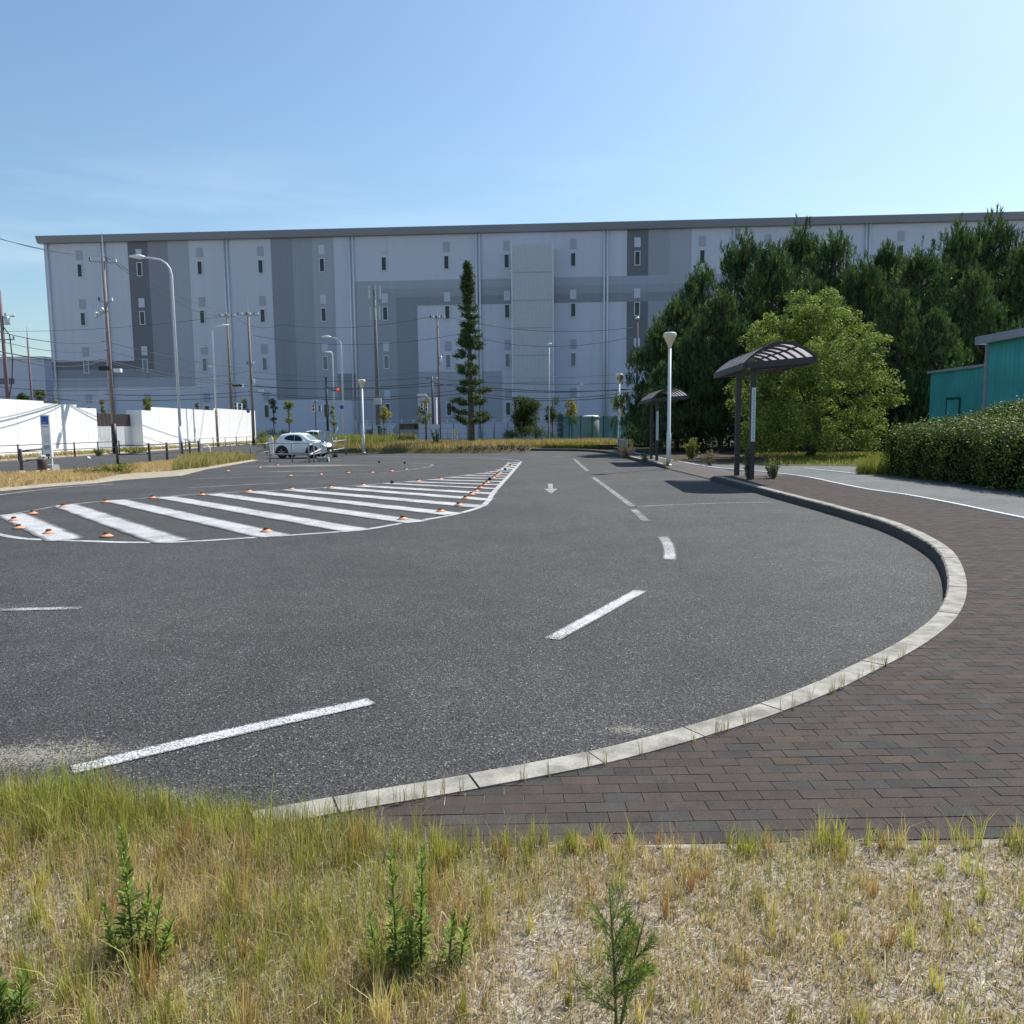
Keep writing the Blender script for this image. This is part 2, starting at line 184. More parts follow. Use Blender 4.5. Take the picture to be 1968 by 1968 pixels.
# ------------------------------------------------------------------ mesh helpers
class MB:
    def __init__(s): s.v = []; s.f = []
    def add(s, vs_, fs):
        o = len(s.v); s.v += [tuple(p) for p in vs_]; s.f += [tuple(i + o for i in q) for q in fs]; return s
    def box(s, x0, x1, y0, y1, z0, z1):
        return s.add([(x0, y0, z0), (x1, y0, z0), (x1, y1, z0), (x0, y1, z0), (x0, y0, z1), (x1, y0, z1), (x1, y1, z1), (x0, y1, z1)],
                     [(0, 3, 2, 1), (4, 5, 6, 7), (0, 1, 5, 4), (1, 2, 6, 5), (2, 3, 7, 6), (3, 0, 4, 7)])
    def cbox(s, c, d): return s.box(c[0] - d[0] / 2, c[0] + d[0] / 2, c[1] - d[1] / 2, c[1] + d[1] / 2, c[2] - d[2] / 2, c[2] + d[2] / 2)
    def bar(s, a, b, w_=0.05, h=None):
        a, b = Vector(a), Vector(b); d = (b - a).normalized(); up = Vector((0, 0, 1)) if abs(d.z) < 0.95 else Vector((0, 1, 0)); r = d.cross(up).normalized(); u = r.cross(d); h = h or w_
        q = [r * w_ / 2 + u * h / 2, -r * w_ / 2 + u * h / 2, -r * w_ / 2 - u * h / 2, r * w_ / 2 - u * h / 2]
        return s.add([a + k for k in q] + [b + k for k in q], [(0, 1, 2, 3), (7, 6, 5, 4), (0, 4, 5, 1), (1, 5, 6, 2), (2, 6, 7, 3), (3, 7, 4, 0)])
    def tube(s, pts, rr, n=8, cap=True):
        pts = [Vector(p) for p in pts]; rr = rr if isinstance(rr, (list, tuple)) else [rr] * len(pts); vs_ = []; ref = Vector((0.31, 0.95, 0.12)).normalized()
        for i, p in enumerate(pts):
            d = (pts[min(i + 1, len(pts) - 1)] - pts[max(i - 1, 0)]).normalized(); r = d.cross(ref)
            if r.length < 0.05: r = d.cross(Vector((1, 0, 0.2)))
            r.normalize(); u = r.cross(d)
            vs_ += [p + (r * math.cos(6.28319 * k / n) + u * math.sin(6.28319 * k / n)) * rr[i] for k in range(n)]
        fs = [(i * n + k, i * n + (k + 1) % n, (i + 1) * n + (k + 1) % n, (i + 1) * n + k) for i in range(len(pts) - 1) for k in range(n)]
        if cap: fs += [tuple(range(n))[::-1], tuple((len(pts) - 1) * n + k for k in range(n))]
        return s.add(vs_, fs)
    def lathe(s, prof, n=20, c=(0, 0, 0)):
        vs_ = [(c[0] + r * math.cos(6.28319 * k / n), c[1] + r * math.sin(6.28319 * k / n), c[2] + z) for r, z in prof for k in range(n)]
        fs = [(i * n + k, i * n + (k + 1) % n, (i + 1) * n + (k + 1) % n, (i + 1) * n + k) for i in range(len(prof) - 1) for k in range(n)]
        return s.add(vs_, fs + [tuple(range(n))[::-1], tuple((len(prof) - 1) * n + k for k in range(n))])
    def prism(s, poly, d0, d1, axis='y'):          # outline in x,z (axis y) or x,y (axis z) or y,z (axis x)
        f = {'y': lambda p, d: (p[0], d, p[1]), 'z': lambda p, d: (p[0], p[1], d), 'x': lambda p, d: (d, p[0], p[1])}[axis]; n = len(poly)
        return s.add([f(p, d0) for p in poly] + [f(p, d1) for p in poly], [tuple(range(n)), tuple(range(2 * n - 1, n - 1, -1))] + [(i, n + i, n + (i + 1) % n, (i + 1) % n) for i in range(n)])
    def build(s, name, m, parent=None, smooth=False, loc=None):
        me = bpy.data.meshes.new(name); me.from_pydata(s.v, [], s.f); me.update(); me.validate()
        if smooth: me.polygons.foreach_set('use_smooth', [True] * len(me.polygons))
        o = bpy.data.objects.new(name, me); me.materials.append(M[m] if isinstance(m, str) else m); COL.objects.link(o)
        if parent: o.parent = parent
        if loc: o.location = loc
        return o
def np_mesh(name, verts, quads=None, tris=None, cols=None, m='leaf', parent=None):
    me = bpy.data.meshes.new(name); verts = np.asarray(verts, np.float32); fl = []; ls = []
    nq = 0 if quads is None else len(quads); ntr = 0 if tris is None else len(tris)
    if nq: fl.append(np.asarray(quads).ravel())
    if ntr: fl.append(np.asarray(tris).ravel())
    idx = np.concatenate(fl).astype(np.int32); st = np.concatenate([np.arange(nq) * 4, nq * 4 + np.arange(ntr) * 3]).astype(np.int32)
    me.vertices.add(len(verts)); me.vertices.foreach_set('co', verts.ravel()); me.loops.add(len(idx)); me.loops.foreach_set('vertex_index', idx)
    me.polygons.add(nq + ntr); me.polygons.foreach_set('loop_start', st); me.update(calc_edges=True)
    if m == 'brick': me.polygons.foreach_set('use_smooth', [False] * (nq + ntr))
    if cols is not None:
        ca = me.color_attributes.new('Col', 'FLOAT_COLOR', 'POINT'); ca.data.foreach_set('color', np.concatenate([np.asarray(cols, np.float32), np.ones((len(verts), 1), np.float32)], 1).ravel())
    me.materials.append(M[m]); o = bpy.data.objects.new(name, me); COL.objects.link(o)
    if parent: o.parent = parent
    return o
def tag(o, label=None, cat=None, group=None, kind=None):
    for k, v in (('label', label), ('category', cat), ('group', group), ('kind', kind)):
        if v: o[k] = v
    return o
def thing(name, label, cat, loc=(0, 0, 0), rz=0.0, group=None):
    o = bpy.data.objects.new(name, None); COL.objects.link(o); o.location = loc; o.rotation_euler = (0, 0, rz); o.empty_display_size = 0.2; return tag(o, label, cat, group)
KIDS = {}
def copy_tree(o, parent=None):
    c = o.copy(); COL.objects.link(c); c.parent = parent
    for ch in [k for k in bpy.data.objects if k.parent is o]: copy_tree(ch, c)
    return c
def blade_data(P, h, wd, ang, lean, col, face=None):
    N = len(P); ld = np.stack([np.cos(ang), np.sin(ang), np.zeros(N)], 1); fa = RNG.uniform(0, 6.283, N) if face is None else face
    pr = np.stack([np.cos(fa), np.sin(fa), np.zeros(N)], 1) * (wd / 2)[:, None]; up = np.array([0, 0, 1.0])
    mid = P + up * (h * 0.58)[:, None] + ld * (h * lean * 0.3)[:, None]; tip = P + up * (h * np.sqrt(np.clip(1 - (lean * 0.8) ** 2, 0.05, 1)))[:, None] + ld * (h * lean)[:, None]
    V = np.stack([P - pr, P + pr, mid + pr * 0.8, mid - pr * 0.8, tip], 1).reshape(-1, 3); b_ = np.arange(N)[:, None] * 5
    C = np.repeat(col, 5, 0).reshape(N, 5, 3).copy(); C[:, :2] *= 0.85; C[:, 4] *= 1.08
    return V, b_ + np.array([0, 1, 2, 3]), b_ + np.array([3, 2, 4]), C.reshape(-1, 3)
def join(parts):
    V, Q, T, C = [], [], [], []; o = 0
    for (v, q, t_, c) in parts:
        V.append(v); C.append(c); o0 = o; o += len(v)
        if q is not None and len(q): Q.append(q + o0)
        if t_ is not None and len(t_): T.append(t_ + o0)
    return np.concatenate(V), (np.concatenate(Q) if Q else None), (np.concatenate(T) if T else None), np.concatenate(C)
def leaf_data(c, n, size, col, asp=0.55):
    """rhombic leaves: centres, normals, lengths, colours"""
    N = len(c); n = n / np.linalg.norm(n, axis=1, keepdims=True); r = RNG.normal(size=(N, 3)); u = np.cross(n, r); u /= np.linalg.norm(u, axis=1, keepdims=True) + 1e-9; v = np.cross(n, u)
    s = size[:, None] / 2; V = np.stack([c - u * s, c + v * s * asp + n * s * 0.15, c + u * s, c - v * s * asp + n * s * 0.15], 1).reshape(-1, 3)
    return V, np.arange(N)[:, None] * 4 + np.arange(4), None, np.repeat(col, 4, 0)
def rcol(N, cols, wts, jit=0.18):
    i = RNG.choice(len(cols), N, p=np.array(wts) / sum(wts)); return np.clip(np.array(cols)[i] * (1 + RNG.normal(0, jit, (N, 1))), 0.004, 1)
def smooth_poly(pts, step):
    pts = [Vector(p) for p in pts]; q = []
    for i in range(len(pts) - 1):
        p0, p1, p2, p3 = pts[max(i - 1, 0)], pts[i], pts[i + 1], pts[min(i + 2, len(pts) - 1)]
        for k in range(12):
            t_ = k / 12; q.append(0.5 * ((2 * p1) + (p2 - p0) * t_ + (2 * p0 - 5 * p1 + 4 * p2 - p3) * t_ ** 2 + (3 * p1 - p0 - 3 * p2 + p3) * t_ ** 3))
    q.append(pts[-1]); out = [q[0]]; acc = 0
    for i in range(1, len(q)):
        a, b_ = q[i - 1], q[i]; d = (b_ - a).length; pos = 0
        while acc + d - pos >= step: pos += step - acc; acc = 0; out.append(a.lerp(b_, pos / d))
        acc += d - pos
    if len(out) < 2 or (out[-1] - q[-1]).length > 0.25 * step: out.append(q[-1])
    return out
def inside(poly, x, y):
    x = np.asarray(x); y = np.asarray(y); r = np.zeros(x.shape, bool); n = len(poly)
    for i in range(n):
        (x0, y0), (x1, y1) = poly[i][:2], poly[(i + 1) % n][:2]
        if y0 != y1: r ^= ((y0 > y) != (y1 > y)) & (x < (x1 - x0) * (y - y0) / (y1 - y0) + x0)
    return r
def scatter(poly, n):
    p = np.array([q[:2] for q in poly]); lo, hi = p.min(0), p.max(0); out = np.zeros((0, 2))
    while len(out) < n:
        k = RNG.uniform(lo, hi, (n * 2, 2)); out = np.concatenate([out, k[inside(poly, k[:, 0], k[:, 1])]])
    return out[:n]
def sheet(name, poly, z, m, kind='structure', parent=None, thick=0.0):
    mb = MB(); n = len(poly)
    if thick: mb.prism([(p[0], p[1]) for p in poly], z - thick, z, 'z')
    else: mb.add([(p[0], p[1], z) for p in poly], [tuple(range(n))])
    o = mb.build(name, m, parent); tag(o, kind=kind) if parent is None else None
    if not thick and o.data.polygons[0].normal.z < 0: o.data.flip_normals()
    return o
# ------------------------------------------------------------------ ground, road, markings
sheet('ground', [(-1500, -300), (1500, -300), (1500, 1800), (-1500, 1800)], -0.06, 'ground')
road = sheet('road', [(-29.6, -6), (30, -6), (30, 62), (70, 62), (70, 108), (-90, 116), (-90, 100), (-29.6, 100)], 0.0, 'asphalt')
def vcol(o, vals):
    ca_ = o.data.color_attributes.new('Col', 'FLOAT_COLOR', 'POINT'); ca_.data.foreach_set('color', [q for v in vals for q in (v, v, v, 1.0)]); return o
def mark(px, m='paint', lift=0.004):
    o = sheet('painted_marking', [at(x, y) for x, y in px], lift, m, parent=road); return vcol(o, [0.9] * len(o.data.vertices))
def strip(name, p, wd, m, z=0.0045, ends=True):
    V, C, n = [], [], len(p)
    for i, q in enumerate(p):
        d = (p[min(i + 1, n - 1)] - p[max(i - 1, 0)]).normalized(); nr = Vector((-d.y, d.x, 0)); e = 0.55 if (i in (0, n - 1) and ends) else 1
        for off, c in ((-0.62, 0), (-0.38, 0.95 * e), (0.38, 0.95 * e), (0.62, 0)): r = q + nr * wd * off; V.append((r.x, r.y, z)); C.append(c)
    mb = MB(); mb.add(V, [(4 * i + k, 4 * i + k + 1, 4 * i + 5 + k, 4 * i + 4 + k) for i in range(n - 1) for k in range(3)]); o = mb.build(name, m, road)
    if o.data.polygons[0].normal.z < 0: o.data.flip_normals()
    return vcol(o, C)
def line(px, wd, m='paint', step=0.4): return strip('painted_line', smooth_poly([at(x, y) for x, y in px], step), wd, m)
line([(138, 1480), (430, 1412), (714, 1348)], 0.115, 'paint', 0.2); line([(1060, 1229), (1146, 1182), (1231, 1135.5)], 0.125, 'paint', 0.2); line([(1274, 1031.6), (1284, 1048), (1287, 1062), (1287, 1076)], 0.15, 'paint_worn', 0.2)
line([(1217, 979), (1242, 1001.8)], 0.14, 'paint_faded', 0.2); line([(1139, 916.8), (1180, 947), (1217, 974.5)], 0.15, 'paint_faded'); line([(1211, 974.5), (1340, 968.5), (1484, 965.2)], 0.06, 'paint_worn')
line([(1103, 882), (1130, 906)], 0.16, 'paint_faded'); line([(1130, 906), (1264, 903)], 0.08, 'paint_faded'); line([(1139, 916.6), (1270, 913.7)], 0.08, 'paint_faded')
mark([(1045.5, 939.6), (1059, 949.5), (1071.4, 939.6), (1063, 939.6), (1062, 930), (1053, 930), (1054, 939.6)], 'paint_worn'); line([(-60, 1174), (60, 1171), (156, 1169)], 0.11, 'paint_worn')
line([(-60, 958), (0, 951), (123, 936.5), (223, 930)], 0.13, 'paint_worn'); line([(362, 937.7), (540, 928)], 0.12, 'paint_worn'); line([(349, 921), (520, 916), (694, 911), (756, 907), (814, 899.4), (831, 894.6), (821.7, 891.7), (776, 889.8), (699, 888)], 0.13, 'paint_faded')
for a, b_, y in ((868, 892, 872), (933, 969, 873), (1003, 1034, 875), (1057, 1084, 877.8), (1093, 1108, 881.6)): line([(a, y), (b_, y + 0.4)], 0.16, 'paint_worn')
line([(699, 877.4), (833, 878.7), (919, 880), (975, 883), (1001, 886)], 0.13, 'paint_worn')
# hatched island
bot = [(-80, 1012), (-30, 1021), (0, 1028), (51.8, 1036), (155, 1039.8), (258.8, 1042.9), (362, 1041), (500, 1032.5), (600, 1026), (700, 1018), (772, 1005.7), (862, 991.3), (919.4, 976), (936.6, 964.5), (948, 947.3), (963.4, 930), (982.6, 909), (1001.8, 887)]
top = [(-80, 1010), (-40, 1001), (0, 992.6), (54, 982.7), (123, 971.2), (204.7, 962.7), (299, 955.9), (393, 949), (483, 944.8), (550, 941.5), (630.7, 937), (700, 932), (783, 925.8), (833, 921.4), (890.7, 913.8), (948, 907), (967, 900), (979, 888)]
line(bot, 0.13); line(top, 0.11, 'paint_worn')
sts = [(22, 989), (124, 971), (222, 962), (318, 955.6), (411, 949.5), (483, 944.8), (552, 941), (630.7, 937), (692, 934), (737.5, 929), (783, 926), (823.6, 922), (860, 917.6), (892.6, 913.8), (919, 910), (940, 907), (956, 904), (966, 900), (972, 895.5), (977, 891)]
ens = [(128, 1038), (330, 1041), (530, 1031), (682, 1019), (802.6, 1004), (871.5, 988.4), (925, 974), (938.5, 960.7), (947, 949), (955.8, 939.6), (962.5, 932), (967.3, 926), (973, 920.4), (977.8, 915.7), (982.6, 911), (988, 905), (991, 900), (994, 896.5), (997, 892.5), (999.5, 889)]
for i, (a, b_) in enumerate(zip(sts, ens)):
    A, B = at(*a), at(*b_); N = 22; strip('painted_stripe', [A.lerp(B, k / N) + Vector((0.012 * math.sin(k * 1.7 + i), 0, 0)) for k in range(N + 1)], (0.46 if i < 9 else 0.3), 'paint', 0.0085, False)
for a, b_, y in ((0, 14, 900), (42, 54, 899.5), (118, 126, 898.5), (132, 140, 898), (170, 178, 895.5)): line([(a, y), (b_, y - 0.3)], 0.12, 'paint_worn')
for a, b_, y in ((496, 524, 886.5), (508, 545, 882), (640, 652, 884.5), (505, 517, 887.6)): line([(a, y), (b_, y - 0.5)], 0.15, 'paint')
# ------------------------------------------------------------------ walkway: bed, kerb stones, bricks
KPX = [(551.8, 1545.6), (686, 1521), (836.5, 1496.5), (1000, 1468), (1137, 1441), (1297.6, 1399.6), (1437, 1358), (1547, 1317.8), (1633, 1278), (1702, 1245), (1756.7, 1211.7), (1793, 1182), (1812.4, 1153), (1820, 1125), (1819, 1101), (1812.4, 1076.8), (1798, 1055), (1771, 1035.6), (1732.5, 1016), (1689, 999), (1635.6, 983.6)]
KW = [Vector((-1.9, 2.78, 0)), Vector((-1.4, 2.95, 0))] + [Vector((p.x, p.y, 0)) for p in [at(x, y, 0.15) for x, y in KPX]] + [Vector((x, y, 0)) for x, y in ((6.04, 15.5), (6.06, 17.6), (6.1, 19.6), (6.14, 22), (6.16, 25), (6.1, 28), (6.04, 31), (6.0, 35), (5.96, 40), (5.95, 46), (5.7, 50), (4.6, 53.2), (2.4, 55), (-0.5, 55.9), (-3.5, 56.2))]
ST = 0.04; kp = smooth_poly(KW, ST); KWID = 0.165
def khgt(y): return 0.155 - 0.12 * min(1, max(0, min((y - 24.0) / 0.6, (31.3 - y) / 0.6)))
kn = []
for i in range(len(kp)):
    d = (kp[min(i + 4, len(kp) - 1)] - kp[max(i - 4, 0)]).normalized(); kn.append(Vector((d.y, -d.x, 0)))
kerb = tag(bpy.data.objects.new("kerb", None), kind="structure"); COL.objects.link(kerb)
SEG = 15
for k in range(0, len(kp) - SEG, SEG):
    mb = MB(); ii = list(range(k, k + SEG + 1, 3)); g = 0.0045
    vs_ = []
    for j, i in enumerate(ii):
        p, n_ = kp[i], kn[i]; sh = (kp[min(i + 1, len(kp) - 1)] - p).normalized() * (g if j == 0 else (-g if j == len(ii) - 1 else 0)); h = khgt(p.y) + 0.0015 * math.sin(k)
        for off, z in ((-0.006, -0.05), (0.0, h - 0.02), (0.018, h), (KWID, h), (KWID, -0.05)): q = p + n_ * off + sh; vs_.append((q.x, q.y, z))
    n = len(ii); fs = [(5 * j + a, 5 * j + a + 1, 5 * j + 6 + a, 5 * j + 5 + a) for j in range(n - 1) for a in range(4)] + [(4, 3, 2, 1, 0), tuple(5 * (n - 1) + a for a in range(5))]
    mb.add(vs_, fs); mb.build('kerb_stone', 'kerb', kerb)
outer = [kp[i] + kn[i] * (KWID - 0.02) for i in range(0, len(kp), 6)]
TW = [Vector((x, y, 0)) for x, y in ((7.0, 49), (7.05, 40), (7.1, 33), (7.3, 28.5), (8.2, 25.4), (8.55, 23), (8.4, 20.5), (8.3, 18.4), (8.45, 16.8), (8.38, 14.9), (8.25, 13.4), (8.1, 11.5), (7.9, 9), (7.8, 5), (7.8, 2.5))]
tp = smooth_poly(TW, 0.3)
walk = tag(bpy.data.objects.new('walkway', None), kind='structure'); COL.objects.link(walk)
near = [p for p in outer if p.y < 20]; farp = [p for p in outer if p.y >= 19.5 and p.x > 5.6]
sheet('paving_bed', [(p.x, p.y) for p in near] + [(p.x, p.y) for p in tp if p.y < near[-1].y] + [(7.8, 2.0), (-2.2, 2.0)], 0.1445, 'bed', parent=walk)
mb = MB()
for p in farp: mb.add([(p.x, p.y, 0.147 * khgt(p.y) / 0.155), (p.x + 0.7, p.y, 0.147), (8.9 if p.y < 26 else 7.4, p.y, 0.147)], [])
mb.f = [(3 * i, 3 * i + 1, 3 * i + 4, 3 * i + 3) for i in range(len(farp) - 1)] + [(3 * i + 1, 3 * i + 2, 3 * i + 5, 3 * i + 4) for i in range(len(farp) - 1)]
o = mb.build('paving_sheet', 'paving', walk)
if o.data.polygons[0].normal.z < 0: o.data.flip_normals()
# bricks
BW, BH, BA = 0.166, 0.083, rad(0.8); ca, sa = math.cos(BA), math.sin(BA)
under = [kp[i] + kn[i] * (KWID - 0.085) for i in range(0, len(kp), 6)]
reg = [(p.x, p.y) for p in under if p.y < 24] + [(p.x, p.y) for p in tp if p.y < 24] + [(7.8, 2.77), (-1.6, 2.77)]
rows, cols_ = np.meshgrid(np.arange(25, 295), np.arange(-20, 70)); rows = rows.ravel(); cols_ = cols_.ravel()
bx = (cols_ + 0.5 * (rows % 2)) * BW; by = rows * BH; X = bx * ca - by * sa; Y = bx * sa + by * ca
ok = inside(reg, X, Y) & (np.abs(X) < Y * 0.75 + 0.6); X, Y = X[ok], Y[ok]
od = np.argsort(np.hypot(X, Y)); X, Y = X[od], Y[od]; N = len(X)
BC = [(0.065, 0.054, 0.049), (0.06, 0.051, 0.047), (0.058, 0.056, 0.053), (0.067, 0.062, 0.057), (0.071, 0.057, 0.052), (0.078, 0.061, 0.049), (0.053, 0.049, 0.046), (0.067, 0.056, 0.051)]
def brick_np(x, y, dz, col, gap=0.0012, rot=0):
    n = len(x); hx, hy, bv = BW / 2 - gap, BH / 2 - gap, 0.0009
    lo = np.array([[-hx, -hy, -0.05], [hx, -hy, -0.05], [hx, hy, -0.05], [-hx, hy, -0.05], [-hx, -hy, -bv], [hx, -hy, -bv], [hx, hy, -bv], [-hx, hy, -bv], [-hx + bv, -hy + bv, 0], [hx - bv, -hy + bv, 0], [hx - bv, hy - bv, 0], [-hx + bv, hy - bv, 0]])
    lo = np.stack([lo[:, 0] * ca - lo[:, 1] * sa, lo[:, 0] * sa + lo[:, 1] * ca, lo[:, 2]], 1); V = lo[None] + np.stack([x, y, dz], 1)[:, None]
    q = np.array([[0, 1, 5, 4], [1, 2, 6, 5], [2, 3, 7, 6], [3, 0, 4, 7], [4, 5, 9, 8], [5, 6, 10, 9], [6, 7, 11, 10], [7, 4, 8, 11], [8, 9, 10, 11]])
    return V.reshape(-1, 3), (np.arange(n)[:, None, None] * 12 + q).reshape(-1, 4), None, np.repeat(col, 12, 0)
protos = []
for c in BC:
    v, q, t_, cc = brick_np(np.zeros(1), np.zeros(1), np.zeros(1), np.array([c])); o = np_mesh('brick', v, q, None, cc, 'brick', walk); protos.append(o)
wts = np.array([5, 4, 3, 3, 4, 0.7, 2, 4.0]); wts /= wts.sum(); ci = RNG.choice(8, N, p=wts); dz = 0.1485 + RNG.normal(0, 0.0007, N); used = set()
for i in range(min(300, N)):
    pr = protos[ci[i]]
    if ci[i] in used: o = pr.copy(); COL.objects.link(o); o.parent = walk
    else: o = pr; used.add(ci[i])
    o.location = (X[i], Y[i], dz[i]); o.rotation_euler = (RNG.normal(0, 0.004), RNG.normal(0, 0.004), RNG.normal(0, 0.004))
for i, o in enumerate(protos):
    if i not in used: bpy.data.objects.remove(o)
far_b = np_mesh('brick_field', *brick_np(X[300:], Y[300:], dz[300:], np.array(BC)[ci[300:]] * (1 + RNG.normal(0, 0.06, (N - 300, 1)))), 'brick', walk); far_b['kind'] = 'stuff'
# thin edging kerb, service path, lawn
mb = MB(); n = len(tp)
for i, p in enumerate(tp):
    d = (tp[min(i + 1, n - 1)] - tp[max(i - 1, 0)]).normalized(); nn = Vector((d.y, -d.x, 0)) * -1
    mb.add([(p.x, p.y, 0.05), (p.x, p.y, 0.172), (p.x + nn.x * 0.075, p.y + nn.y * 0.075, 0.172), (p.x + nn.x * 0.075, p.y + nn.y * 0.075, 0.05)], [])
mb.f = [(4 * i + a, 4 * i + a + 1, 4 * i + 5 + a, 4 * i + 4 + a) for i in range(n - 1) for a in range(3)]; tag(mb.build('edging', 'cap_white'), kind='structure')
tin = [(p.x, p.y) for p in tp]
sheet('path', tin + [(40, 2.5), (40, 49)], 0.152, 'path_asphalt')
sheet('lawn', [at(1647, 911.5, 0.16)[:2], at(1725, 914, 0.16)[:2], (40, 25), (40, 75), (7.6, 75), (7.4, 36.5), at(1400, 893, 0.16)[:2], at(1500, 894, 0.16)[:2], at(1600, 895, 0.16)[:2], at(1645, 896, 0.16)[:2]], 0.165, 'lawn_soil', thick=0.1)
sheet('forest_floor', [(7.35, 38.5), at(1300, 886, 0.17)[:2], at(1420, 888.5, 0.17)[:2], (11.6, 36), (14, 39.5), (40, 41), (40, 80), (7.0, 80)], 0.178, 'leaf_litter')
mb = MB(); a, b_ = at(1545, 899.5, 0.17), at(1646, 910, 0.17); mb.bar((a.x, a.y, 0.14), (b_.x, b_.y, 0.14), 0.08, 0.07); tag(mb.build('lawn_edging', 'cap_white'), kind='structure')
# ------------------------------------------------------------------ foreground soil
sg = 60; sv = []; fr = [(x, 2.755 + 0.012 * math.sin(x * 7) + 0.008 * math.sin(x * 23)) for x in np.linspace(-0.5, 9, 60)]
fe = [(-7, 3.95), (-3.5, 3.46), (-2.4, 3.27), (-1.9, 3.17), (-1.45, 3.06), (-1.1, 2.98), (-0.9, 2.92), (-0.7, 2.88), (-0.5, 2.84)] + [(x, 2.755 + 0.02 * math.sin(x * 7)) for x in np.linspace(-0.2, 9, 60)]
sheet('verge_soil', fe + [(9, -2.5), (-7, -2.5)], 0.16, 'soil', thick=0.2)
# ------------------------------------------------------------------ warehouse
PSI = rad(3.33)
def F(x, y):
    d = ray(x, y); n_ = Vector((-math.sin(PSI), -math.cos(PSI), 0)); t_ = n_.dot(Vector((0, 115, -EYE))) / n_.dot(d); p = Vector((0, 0, EYE)) + d * t_ - Vector((0, 115, 0)); return p.x * math.cos(PSI) - p.y * math.sin(PSI), p.z
W = thing('warehouse', 'huge grey panelled warehouse with dark roof band filling the background', 'warehouse', (0, 115, 0), -PSI)
UL, UR, ZT = -68.3, 112.0, 29.0
wall = MB().box(UL, UR, 0, 60, -0.05, ZT).build('wall', 'clad_light', W)
MB().prism([(-0.95, 29.8), (-0.62, 28.95), (0.1, 28.9), (0.1, 29.9), (-0.9, 29.9)], UL - 0.55, UR + 1, 'x').build('roof_band', 'fascia', W)
MB().box(UL, UR, 0.15, 60, 29.0, 29.8).build('roof', 'roof_grey', W)
def uf(x): return F(x, 600)[0]
def panel(u0, u1, z0, z1, m, d=0.05): return MB().box(u0, u1, -d, 0.0 - 0.002, z0, z1).build('panel', m, W)
zc = lambda x, y: F(x, y)[1]
zA = [zc(150, 695), zc(150, 711), zc(150, 727), zc(150, 745)]
uA = [F(250.5, 560)[0], F(289, 560)[0], F(327, 560)[0], F(366, 560)[0]]
for i, m in enumerate(('clad_dark', 'clad_deep', 'clad_pale')):
    panel(uA[i], uA[i + 1], zA[i + 1], ZT - 0.1, m); panel(UL + 0.003, uA[i], zA[i + 1], zA[i], m)
uB = [F(524, 560)[0], F(565, 560)[0], F(603, 560)[0], F(643, 560)[0]]; zB = [zc(740, 717), zc(740, 733), zc(740, 749), zc(740, 766)]
for i, m in enumerate(('clad_deep', 'clad_mid', 'clad_pale')): panel(uB[i], uB[i + 1], zB[3], ZT - 0.1, m)
uC = [F(686, 650)[0], F(725, 650)[0], F(763, 650)[0], F(803, 650)[0]]; zC = [zc(860, 537.5), zc(860, 553.5), zc(860, 569), zc(860, 586)]; uE = uf(1245)
panel(uB[3], uC[0], zB[3], zB[0], 'clad_deep')
for i, m in enumerate(('clad_pale', 'clad_mid', 'clad_deep')):
    panel(uC[i], uC[i + 1], 2.4, zC[i], m); panel(uC[i + 1], UR - 20 - 9 * i, zC[i + 1], zC[i], m)
panel(uC[3], uf(963), 2.4, zc(860, 714.5), 'clad_pale')
uD = [uf(1204.5), uf(1245), uf(1286), uf(1327)]; zd = zc(1225, 526)
for i, m in enumerate(('clad_dark', 'clad_mid', 'clad_pale')):
    panel(uD[i], uD[i + 1], zC[0] + 0.003, ZT - 0.1, m); panel(uD[i], uD[i + 1], zc(1225, 698) - 0.3 * i, zC[3] - 0.003, m)
UW = [-63.0 + 9.0 * i for i in range(19)]; ZW = [25.05, 18.08, 11.18, 4.3]
def win(u, z, k, r):
    if k == 'w':
        fr_ = MB(); 
        for (a, b2, c, d) in ((-0.42, -0.3, -1.0, 1.0), (0.3, 0.42, -1.0, 1.0), (-0.3, 0.3, 0.88, 1.0), (-0.3, 0.3, -1.0, -0.88)): fr_.box(u + a, u + b2, -0.13, -0.003, z + c, z + d)
        o = fr_.build('window', 'frame_white', W); MB().box(u - 0.3, u + 0.3, -0.075, -0.004, z - 0.88, z + 0.88).build('pane', 'blind' if r == 2 else 'glass_dark', o)
    else:
        o = MB().box(u - 0.44, u + 0.44, -0.1, -0.003, z - 0.66, z + 0.66).build('vent', 'clad_light' if k == 'v' else 'clad_pale', W)
        for q in range(5): MB().box(u - 0.38, u + 0.38, -0.125, -0.1, z - 0.5 + q * 0.25 - 0.07, z - 0.5 + q * 0.25 + 0.07).build('slat', 'pipe_grey', o) if False else None
for i, u in enumerate(UW):
    u = u - 0.4 if i == 7 else u
    for r, z in enumerate(ZW):
        if i > 9 and r > 0: continue
        win(u, z, 'w', r); dark = (i in (1, 4) and r < 3) or (i == 9) or (r == 1 and i >= 5) or i in (5,)
        win(u, z + 2.17, 'v' if dark else 'p', r)
for px in (103, 204.7, 211, 438, 444.8, 676.5, 683.5, 917.5, 924, 1160.5, 1167, 1406, 1413, 1657, 1664, 1908, 1915):
    u = F(px + (0 if px < 900 else 0), 640)[0]; MB().tube([(u, -0.22, 0.1), (u, -0.22, 28.92)], 0.14, 8).build('downpipe', 'pipe_grey', W, True)
u0, u1 = F(987, 640)[0], F(1063.5, 640)[0]; zt = zc(1020, 479)
tw = MB().box(u0, u1, -3.2, -0.06, 0, zt).build('stair_tower', 'mesh_clad', W)
for q in range(7): z = zt - 3.75 * (q + 1); MB().box(u0 - 0.05, u1 + 0.05, -3.26, -0.07, z - 0.07, z + 0.07).build('band', 'galv', tw) if z > 1 else None
